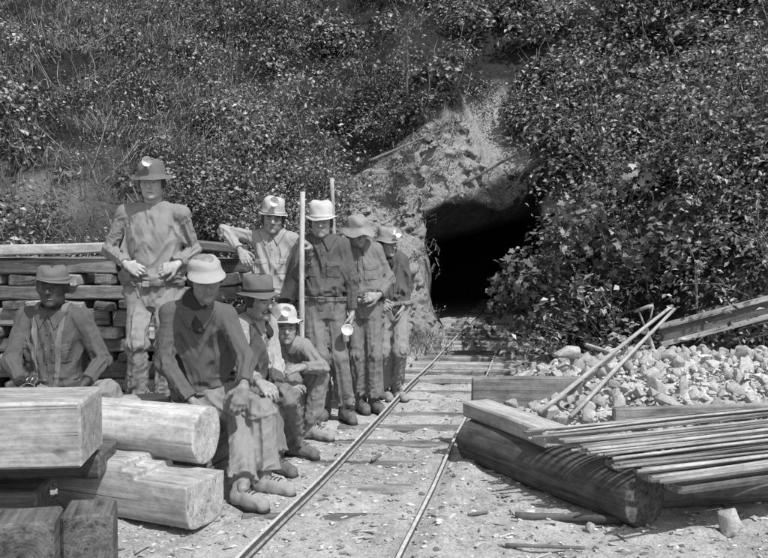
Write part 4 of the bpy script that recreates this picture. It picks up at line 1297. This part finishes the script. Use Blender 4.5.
def shrub(name, label, cat, C, R, nleaf, lsize, group=None, lobed=False, stems=6, mat='leaf_brush', flat=.9, lean=V(0, 0, 0), nclump=14, tintb=.5):
    e = empty(name, C); tag(e, label, cat, group)
    C = np.asarray(C, float)
    cs = []
    vs, fs = [], []
    for i in range(stems):
        az = RNG.uniform(0, 2 * math.pi); el = RNG.uniform(.5, 1.3)
        d = V(math.cos(az) * math.cos(el), math.sin(az) * math.cos(el), math.sin(el)) + lean * .5
        pts = [C + V(RNG.normal() * .05, RNG.normal() * .05, 0)]
        for k in range(5):
            d = unit(d + RNG.normal(size=3) * .18 + V(0, 0, -.04 * k)); pts.append(pts[-1] + d * R * .32)
        v_, f_ = tube(pts, [.014, .012, .010, .008, .006, .004], 5)
        o_ = len(vs); vs += v_; fs += [[q + o_ for q in ff] for ff in f_]
        cs += pts[2:]
    mk('stem', vs, fs, 'twig', e, True, C)
    cs = np.array(cs); pick = RNG.choice(len(cs), nclump, replace=len(cs) < nclump)
    cent = cs[pick] + RNG.normal(size=(nclump, 3)) * R * .22 * V(1, 1, flat)
    rad = R * (.22 + .22 * RNG.random(nclump))
    pos, n_, ci = clumps(cent, np.tile(V(-.2, -.6, .3), (nclump, 1)), rad, nleaf / (nclump * (rad ** 2).mean()), .8)
    s_ = lsize * (.6 + .8 * RNG.random(len(pos)))
    t_ = np.clip(tintb - .1 + .35 * RNG.normal(size=len(pos)), 0, 1)
    leaves(pos, n_, s_, 'foliage', mat, e, t_, .6, C, lobed)
    return e

def hill_pt(x, y):
    return V(x, y, max(0, float(hill_h(np.array([x]), np.array([y]))[0])))
# big-leaved shrubs of the right bank, near to far
RB = [
 ('broad-leaved shrub with the largest leaves, hanging low beside the tunnel mouth', 2.2, 9.6, .7, 1300, .085, True),
 ('broad-leaved bush at mid height on the right bank above the rails', 2.75, 9.0, .85, 1300, .08, True),
 ('leafy bush just behind the rock heap, reaching toward the track', 2.35, 8.0, .6, 620, .075, False),
 ('dark dense bush behind the leaning poles at the right', 3.1, 7.7, .75, 800, .06, False),
 ('fine-leaved bush above the tilted board at the right edge', 3.9, 7.6, .9, 1500, .05, False),
 ('tall fine-leaved bush high on the right bank', 3.6, 8.6, 1.0, 1700, .05, False),
 ('loose leafy bush crowding the upper right of the tunnel', 3.0, 10.5, .9, 1300, .06, False),
 ('bush with pale leaves high over the tunnel at right', 3.0, 10.9, 1.0, 1100, .065, False),
 ('rounded bush at the extreme right of the bank', 4.9, 7.9, 1.1, 1800, .05, False),
 ('small leafy plant at the foot of the right bank, touching the ties', 2.0, 8.85, .38, 320, .06, False),
 ('bush near the top of the right bank, dark beneath', 4.4, 9.3, 1.2, 1800, .055, False),
]
zz = {0: .35, 1: .9, 2: .15, 3: .3, 4: .7, 5: 1.6, 6: 1.2, 7: 2.3, 8: .9, 9: .02, 10: 2.3}
for i, (lb, x, y, R, nl, ls, lob) in enumerate(RB):
    shrub('shrub', lb, 'shrub', V(x, y, zz[i]), R, nl, ls, 'shrubs on the right bank', lob, 7, 'leaf_big' if lob else 'leaf_brush', .9, V(-.4, -.5, .1), 16 if R < .7 else 22, .42)
# young trees behind the men: thin dark stems with open crowns
def sapling(C, H_, lean, label, seed):
    rs_ = np.random.default_rng(seed)
    C = np.asarray(C, float); e = empty('young_tree', C); tag(e, label, 'tree', 'young trees on the slope behind the men')
    pts = [C]; d = unit(V(lean, -.15, 1))
    for k in range(9):
        d = unit(d + rs_.normal(size=3) * .07); pts.append(pts[-1] + d * H_ / 9)
    v_, f_ = tube(pts, list(np.linspace(.028, .006, 10)), 7); mk('trunk', v_, f_, 'twig', e, True, C)
    vs, fs, tips = [], [], []
    for k in range(2, 10):
        for j in range(3):
            dd = unit(rs_.normal(size=3) + V(0, -.2, .6)); q = [pts[k]]
            for m_ in range(3): dd = unit(dd + rs_.normal(size=3) * .2); q.append(q[-1] + dd * H_ * .09)
            v_, f_ = tube(q, [.009, .007, .005, .003], 5); o_ = len(vs); vs += v_; fs += [[a + o_ for a in ff] for ff in f_]
            tips += q[1:]
    mk('branches', vs, fs, 'twig', e, True, C)
    tips = np.array(tips); rad = .09 + .1 * rs_.random(len(tips))
    pos, n_, ci = clumps(tips, np.tile(V(0, -.4, .5), (len(tips), 1)), rad, 1500, .9)
    leaves(pos, n_, .05 * (.7 + .6 * RNG.random(len(pos))), 'crown', 'leaf_brush', e, np.clip(.45 + .3 * RNG.normal(size=len(pos)), 0, 1), .6, C)
sapling(V(-1.35, 8.9, .2), 2.6, .05, 'thin young tree rising behind the stack between the tall miner and the leaning one', 1)
sapling(V(-.75, 9.2, .1), 2.9, .1, 'slender young tree directly behind the miners with the poles', 2)
sapling(V(-.5, 10.0, .3), 2.4, -.25, 'young tree leaning left at the edge of the bare rock', 3)
sapling(V(.38, 13.4, 3.7), 2.6, .02, 'young tree with bare lower stem on top of the slope above the rock face', 4)
# dead stick on the left slope
pole('dead_branch', V(-2.55, 8.2, .9), V(-2.95, 8.5, 1.75), .018, 'twig', 'bare dead branch slanting on the slope left of the tall miner', 'branch', None, 6, .4)
# fallen cut sticks over the rock
for i_, (a, b_) in enumerate((((1.1, 11.2, 2.2), (2.3, 11.1, 2.9)), ((-.2, 10.9, 2.5), (.8, 11.6, 3.0)))):
    pole('dead_branch', V(*a), V(*b_), .022, 'twig', ['dry branch lying on the rock above the tunnel mouth', 'dry branch on the slope above the bare rock face'][i_], 'branch', None, 8 + i_, .5)

selb = RNG.choice(len(Pr), 230, replace=False, p=(np.maximum(fr * .25, br) * (Pr[:, 2] > .3) * (inr < .1) * (brk > -.1)) / (np.maximum(fr * .25, br) * (Pr[:, 2] > .3) * (inr < .1) * (brk > -.1)).sum())
radb = .05 + .10 * RNG.random(len(selb)) ** 2
pos, n_, ci = clumps(Pr[selb], np.tile(V(0, -.4, .6), (len(selb), 1)), radb, 2600)
o = leaves(pos, n_, .022 + .03 * RNG.random(len(pos)), 'creeping_plants', 'leaf_brush', tint=np.clip(.35 + .35 * RNG.normal(size=len(pos)), 0, 1))
tag(o, 'small creeping plants dotted over the bare rock above and beside the tunnel', 'plants', None, 'stuff')
grass(Pr[selb[:70]], np.tile(V(0, -.5, .5), (70, 1)), 16, .2, 'hanging_grass', 'dry grass and roots hanging over the bare rock scar', .09, 1.4)
# ------------------------------------------------------------------ rocks
def rock_mesh(seed, big=False):
    rs_ = np.random.default_rng(seed + 100)
    import bmesh
    bm = bmesh.new(); sc = V(*rs_.uniform([.95, .75, .55], [1.25, 1.0, .85]))
    for _ in range(14): bm.verts.new(tuple(unit(rs_.normal(size=3)) * sc * rs_.uniform(.78, 1.0)))
    r = bmesh.ops.convex_hull(bm, input=bm.verts)
    bmesh.ops.delete(bm, geom=[g for g in set(r['geom_interior'] + r['geom_unused']) if isinstance(g, bmesh.types.BMVert)], context='VERTS')
    bmesh.ops.bevel(bm, geom=list(bm.edges), offset=.03, segments=1, affect='EDGES')
    bmesh.ops.triangulate(bm, faces=bm.faces)
    bmesh.ops.subdivide_edges(bm, edges=bm.edges, cuts=2, use_grid_fill=True)
    bmesh.ops.triangulate(bm, faces=bm.faces)
    P = np.array([v.co[:] for v in bm.verts]); bm.verts.index_update()
    F = np.array([[v.index for v in f.verts] for f in bm.faces]); bm.free()
    n = fbm(P[:, 0] * 3, P[:, 1] * 3, P[:, 2] * 3, 3, seed)
    return P * (1 + .035 * n)[:, None], F
ROCKS = [rock_mesh(s_) for s_ in range(16)]
rock_data = []
# heap base
def heap_z(x, y):
    cx, cy = 2.05, 6.0
    e = np.clip(1 - ((x - 2.2) / 1.32) ** 2, 0, 1) ** .5 * np.clip(1 - ((y - 5.9) / 1.25) ** 2, 0, 1) ** .45
    e2 = np.clip(1 - ((x - 1.3) / .66) ** 2, 0, 1) ** .5 * np.clip(1 - ((y - 5.2) / .75) ** 2, 0, 1) ** .5
    msk = ((x - .585) * 1.14 + (y - 5.12) * .685) > .16
    rightx = np.clip((x - 1.9) / .5, 0, 1) * np.clip(1 - ((y - 5.9) / 1.25) ** 2, 0, 1) ** .45
    e = np.maximum(e, rightx)
    return np.maximum(.50 * e + .05 * np.clip(y - 5.4, 0, 1), .36 * e2) * msk
hx, hy = np.meshgrid(np.arange(.5, 4.2, .02), np.arange(4.5, 7.25, .02), indexing='ij')
hz = heap_z(hx, hy) - .03 + .05 * fbm(hx * 9, hy * 9, hx * 0, 3, 4)
hz = np.where(heap_z(hx, hy) < .1, -.15, hz)
ii = np.arange(hx.size).reshape(hx.shape)
F = np.stack([ii[:-1, :-1], ii[1:, :-1], ii[1:, 1:], ii[:-1, 1:]], -1).reshape(-1, 4)
o = mk('rubble_heap', np.stack([hx, hy, hz], -1).reshape(-1, 3), F, 'rubble'); tag(o, 'heap of fine broken rubble beneath the pale rocks in the timber bin', 'rubble', None, 'stuff')
rs = np.random.default_rng(5)
placed = []
RO = []
def add_rock(x, y, z, r, k, label, group, cat='rock'):
    k %= 16
    if k < len(RO) and RO[k] is not None:
        o = RO[k].copy(); COL.objects.link(o)
    else:
        o = mk('rock', ROCKS[k][0], ROCKS[k][1], 'rock_pale', None, False)
        while len(RO) <= k: RO.append(None)
        RO[k] = o
        try: o.data.set_sharp_from_angle(angle=math.radians(32))
        except Exception: pass
    o.location = (float(x), float(y), float(z)); o.scale = (r, r, r); o.rotation_euler = tuple(map(float, rs.uniform(-3.1, 3.1, 3)))
    return tag(o, label, cat, group)
tries = 0
while len(placed) < 285 and tries < 12000:
    tries += 1
    y = rs.uniform(4.75, 6.9); x = rs.uniform(.8, 3.6)
    hz_ = float(heap_z(np.array(x), np.array(y)))
    if hz_ < .2: continue
    if y < 4.95 + .0 * x and x > 1.3: continue
    if x > y * .52: continue
    r = .034 + .058 * rs.random() ** 1.7
    if any((x - a) ** 2 + (y - b_) ** 2 < (.60 * (r + c)) ** 2 for a, b_, c in placed): continue
    placed.append((x, y, r))
    add_rock(x, y, hz_ + r * .3, r, len(placed), 'pale broken rock heaped in the timber bin at the right', 'pale rocks heaped in the bin')
print('ROCKS', len(placed), tries)
p_ = at_z(727, 526, .04)
add_rock(p_[0], p_[1], .05, .09, 3, 'single pale boulder on the ground in the lower right corner', None)
for i_, (a, b_, r, lb) in enumerate(((552, 492, .06, 'small pale rock on the ground before the big log'), (566, 497, .045, 'rock on the ground just right of another before the big log'), (525, 480, .05, 'pale rock against the foot of the big log'), (590, 528, .04, 'small rock on the dirt in front of the shadowed bin side'))):
    p_ = at_z(a, b_, .02); add_rock(p_[0], p_[1], .02, r, i_ + 5, lb, None)
p_ = at_z(590, 378, .55); add_rock(W(567, 371, 6.0)[0], 6.0, .55, .12, 1, 'largest pale boulder at the left shoulder of the rock heap', None)

# ------------------------------------------------------------------ rock bin
log('bin_log', V(.585, 5.12, .14), V(1.30, 3.93, .14), .145, 'bark_log', 'big round log along the track side of the rock bin, lying in the dirt', 'log', None, 31)
timber('bin_beam', V(.60, 5.24, .325), V(.985, 4.42, .325), .20, .10, 'timber_sawn', 'squared beam with bright top lying on the big log of the rock bin', 'beam', None, 32)
timber('bin_board', V(.60, 5.42, .37), V(1.35, 5.40, .37), .045, .26, 'timber_old', 'upright board closing the track end of the rock heap', 'board', None, 33)
timber('bin_board', V(1.40, 4.86, .335), V(3.4, 5.02, .345), .05, .15, 'timber_old', 'long board on edge between the rocks and the rods', 'board', None, 34)
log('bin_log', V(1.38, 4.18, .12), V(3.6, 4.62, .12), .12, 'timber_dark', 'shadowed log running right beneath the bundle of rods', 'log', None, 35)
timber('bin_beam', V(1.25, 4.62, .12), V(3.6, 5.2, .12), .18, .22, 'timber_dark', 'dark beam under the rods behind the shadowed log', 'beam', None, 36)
# bundle of thin poles / lagging
rs2 = random.Random(12)
NR = 46
for i in range(NR):
    row = i / (NR - 1.0)
    ex, ey = [(527, 434), (531, 441), (560, 446), (545, 438), (575, 450), (556, 443), (583, 452), (566, 447)][i % 8] if row < .40 else [(590, 455), (583, 453), (600, 457), (575, 451)][i % 4] if row < .6 else [(612, 458), (616, 466), (640, 470), (655, 478), (622, 464), (662, 481)][i % 6]
    zz_ = .385 - .07 * row + rs2.uniform(-.012, .010)
    A = at_z(ex + rs2.uniform(-5, 5), ey + rs2.uniform(-2, 2) - 4 + 6 * row, zz_)
    Ln = rs2.uniform(2.0, 2.5)
    B = A + V(1, .36 + rs2.uniform(-.03, .03), .0) * Ln + V(0, 0, rs2.uniform(0, .03))
    pole('drill_rod', A, B, rs2.uniform(.006, .010), 'timber_sawn' if i % 3 != 1 else 'timber_old', 'thin straight rod in the bundle laid across the rock bin', 'rod', 'rods laid across the bin', 40 + i, .97)
for i in range(3):
    timber('lagging_plank', V(1.16 + .10 * i, 4.02 - .14 * i, .285 - .012 * i), V(3.3 + .2 * i, 4.85 - .14 * i, .30 - .012 * i), .13, .022, 'timber_old', ['thin plank in the rod bundle with the leftmost end', 'middle thin plank lying under the rods', 'lowest thin plank jutting from under the rods at right'][i], 'plank', None, 70 + i)
# leaning poles
pole('leaning_pole', W(539, 412, 4.85), W(672, 306, 6.9), .016, 'pole_wood', 'long pale pole leaning up the rock heap, left one of the crossing pair', 'pole', None, 81)
pole('leaning_pole', W(570, 417, 4.8), W(674, 309, 6.75), .015, 'pole_wood', 'long pale pole leaning up the rock heap, right one of the crossing pair', 'pole', None, 82)
ch = empty('chute', W(658, 336, 7.2)); tag(ch, 'dark board with pale edge strips, tilted upward to the right behind the rock heap', 'chute')
bpy.context.view_layer.update()
for nm, A, B, w__, h__, mt in (('board', W(660, 335, 7.2), W(800, 299, 7.0), .04, .15, 'timber_dark'), ('edge_strip', W(658, 326.5, 7.17), W(800, 290, 6.97), .05, .016, 'pole_wood'), ('edge_strip', W(660, 344, 7.17), W(800, 308, 6.97), .05, .014, 'pole_wood')):
    o = timber(nm, A, B, w__, h__, mt, None, None, None, 83)
    mw = o.matrix_world.copy(); o.parent = ch; o.matrix_parent_inverse = ch.matrix_world.inverted(); o.matrix_world = mw
    if not nm: pass
# shovel with D handle
C = W(648, 308, 6.6)
e = empty('shovel', C); tag(e, 'shovel stuck in the rock heap with its grip handle raised, left of the crossing poles', 'shovel')
v_, f_ = tube([C + V(-.10, .02, -.03), C + V(.0, -.02, .015), C + V(.035, -.03, .02)], [.014, .016, .014], 8); mk('grip', v_, f_, 'pole_wood', e, True, C)
v_, f_ = tube([C + V(-.07, .02, -.02), C + V(-.04, .02, -.10), C + V(-.02, .02, -.15)], [.008, .008, .01], 6); mk('handle_fork', v_, f_, 'steel_worn', e, True, C)
v_, f_ = tube([C + V(.03, -.03, .015), C + V(.02, -.01, -.08), C + V(-.01, .02, -.15)], [.008, .008, .01], 6); mk('handle_fork', v_, f_, 'steel_worn', e, True, C)
v_, f_ = tube([C + V(-.015, .02, -.14), C + V(.12, .06, -.5)], [.016, .018], 8); mk('shaft', v_, f_, 'pole_wood', e, True, C)
bl = [(-.1, 0, 0), (.1, 0, 0), (.11, .02, -.15), (.06, .03, -.27), (0, .035, -.31), (-.06, .03, -.27), (-.11, .02, -.15)]
bl = [C + V(.13, .06, -.47) + V(*q) for q in bl]; bb = [q + V(0, .006, 0) for q in bl]
mk('blade', bl + bb, [list(range(7)), list(range(13, 6, -1))] + [[i, (i + 1) % 7, (i + 1) % 7 + 7, i + 7][::-1] for i in range(7)], 'steel_worn', e, False, C)
pole('stick', W(586, 345, 6.6), W(612, 353, 6.3), .018, 'pole_wood', 'short pale stick end on the top of the rock heap', 'stick', None, 90)

# ------------------------------------------------------------------ litter on the ground
def pebbles(n, name, label, ymin, ymax, smin, smax, mat='chip_mat', flat=.6, heap=False):
    y = ymin + (ymax - ymin) * RNG.random(n) ** 1.3; x = (RNG.random(n) - .5) * 1.25 * y
    # spill more beside track and under the bin
    z = ground_z(x, y)
    if heap:
        x = RNG.uniform(.6, 3.7, n); y = RNG.uniform(4.6, 6.9, n); z = heap_z(x, y); k__ = z > .12; x, y, z = x[k__], y[k__], z[k__]; n = len(x)
    base = np.array([(1, 0, 0), (-.9, .1, 0), (.1, .9, 0), (0, -1, .05), (.05, .1, .8), (0, 0, -.5), (.6, .6, .35), (-.6, -.5, .4)])
    import itertools
    F8 = [(0, 6, 3), (6, 4, 3), (6, 2, 4), (2, 1, 4), (1, 7, 4), (7, 3, 4), (1, 3, 7), (0, 2, 6), (0, 5, 2), (2, 5, 1), (1, 5, 3), (3, 5, 0)]
    s = smin + (smax - smin) * RNG.random(n) ** 3
    vv = base[None] + RNG.normal(size=(n, 8, 3)) * .15
    a = RNG.random(n) * 6.28; ca, sa = np.cos(a), np.sin(a)
    el = .6 + .9 * RNG.random(n)
    X_ = vv[:, :, 0] * el[:, None]; Y_ = vv[:, :, 1]
    x2 = X_ * ca[:, None] - Y_ * sa[:, None]; y2 = X_ * sa[:, None] + Y_ * ca[:, None]
    co = np.stack([x[:, None] + x2 * s[:, None], y[:, None] + y2 * s[:, None], z[:, None] + vv[:, :, 2] * s[:, None] * flat + .1 * s[:, None]], -1)
    fs = (np.arange(n)[:, None, None] * 8 + np.array(F8)[None]).reshape(-1, 3)
    o = mk(name, co.reshape(-1, 3), fs, mat, None, False, None, {'tint': np.repeat(np.clip(RNG.random(n), 0, 1), 8)})
    return tag(o, label, 'gravel', None, 'stuff')
pebbles(17000, 'gravel', 'scattered gravel and rock chips over the trodden dirt', 2.7, 12, .004, .022)
pebbles(4200, 'rock_fines', 'small broken rock fragments filling the gaps of the rock heap', 0, 1, .010, .036, 'chip_pale', 1.0, True)
# wood chips and flat splinters
n = 1300
y = 2.9 + 6 * RNG.random(n) ** 1.4; x = (RNG.random(n) - .5) * 1.1 * y; z = ground_z(x, y) + .006
L = .008 + .045 * RNG.random(n) ** 3; a = RNG.random(n) * 6.28; wd = .003 + .008 * RNG.random(n)
dx, dy = np.cos(a), np.sin(a); tz = RNG.normal(size=n) * .15
c = np.stack([x, y, z], 1); t_ = np.stack([dx, dy, tz], 1) * L[:, None]; s_ = np.stack([-dy, dx, RNG.normal(size=n) * .15], 1) * wd[:, None]; u_ = V(0, 0, .004)
vs = np.stack([c - t_ - s_, c + t_ - s_ * .6, c + t_ + s_, c - t_ + s_ * .7, c - t_ - s_ + u_, c + t_ - s_ * .6 + u_, c + t_ + s_ + u_, c - t_ + s_ * .7 + u_], 1)
Fq = np.array([(0, 3, 2, 1), (4, 5, 6, 7), (0, 1, 5, 4), (1, 2, 6, 5), (2, 3, 7, 6), (3, 0, 4, 7)])
fs = (np.arange(n)[:, None, None] * 8 + Fq[None]).reshape(-1, 4)
o = mk('wood_chips', vs.reshape(-1, 3), fs, 'chip_mat', None, False, None, {'tint': np.repeat(np.clip(.2 + .8 * RNG.random(n), 0, 1), 8)})
tag(o, 'wood chips and splinters littering the ground round the track', 'wood chips', None, 'stuff')
# weeds at the wall foot behind the men
n = 60; xs = RNG.uniform(-.3, .75, n); ys = 9.6 + RNG.random(n) * 1.3 + xs * .5
grass(np.stack([xs, ys, 0 * xs], 1), np.tile(V(0, -.3, .8), (n, 1)), 24, .16, 'weeds', 'low weeds along the foot of the bare rock face')
for i_, (a, b_, c_, d_) in enumerate(((505, 545, 585, 548), (380, 455, 372, 460), (468, 515, 488, 512), (515, 516, 620, 520))):
    pole('stick', at_z(a, b_, .02), at_z(c_, d_, .025), [.009, .012, .008, .022][i_], ['twig', 'twig', 'twig', 'bark_log'][i_],
         ['thin stick on the dirt at the bottom of the photo right of the track', 'short dark stick between the rails', 'small stick on the dirt right of the near rail', 'long low pole lying on the ground in front of the big log'][i_], 'stick', None, 95 + i_)

# ------------------------------------------------------------------ light, sky, camera
sun_dir = unit(V(.48, -.58, 1.0))
sl_ = bpy.data.lights.new('sun', 'SUN'); sl_.energy = 3.4; sl_.angle = math.radians(.53); sl_.color = (1, .985, .96)
so = bpy.data.objects.new('sun', sl_); COL.objects.link(so)
so.rotation_euler = Vector(sun_dir).to_track_quat('Z', 'Y').to_euler(); so.location = (3, -2, 8)
w_ = bpy.data.worlds.new('World'); SC.world = w_; w_.use_nodes = True
nt = w_.node_tree
for n in list(nt.nodes): nt.nodes.remove(n)
sky = nt.nodes.new('ShaderNodeTexSky'); sky.sky_type = 'NISHITA'; sky.sun_disc = False
sky.sun_elevation = math.asin(sun_dir[2]); sky.sun_rotation = math.atan2(sun_dir[0], sun_dir[1])
bw = nt.nodes.new('ShaderNodeRGBToBW'); bg = nt.nodes.new('ShaderNodeBackground'); ou = nt.nodes.new('ShaderNodeOutputWorld')
nt.links.new(sky.outputs[0], bw.inputs[0]); nt.links.new(bw.outputs[0], bg.inputs[0]); nt.links.new(bg.outputs[0], ou.inputs[0])
bg.inputs[1].default_value = .15
sl_.color = (1, 1, 1)

cam = bpy.data.cameras.new('camera'); co = bpy.data.objects.new('camera', cam); COL.objects.link(co)
cam.sensor_width = 36; cam.lens = 36 * FPX / 768; cam.clip_start = .1; cam.clip_end = 2000
co.location = (0, 0, CAMH); co.rotation_euler = (math.pi / 2 - PITCH, 0, 0)
SC.camera = co
SC.render.engine = 'CYCLES'
SC.view_settings.view_transform = 'Standard'; SC.view_settings.look = 'None'; SC.view_settings.gamma = 1
SC.view_settings.exposure = 0.62
try: SC.view_settings.use_curve_mapping = False
except Exception: pass
print('DONE', round(time.time() - T0, 1))
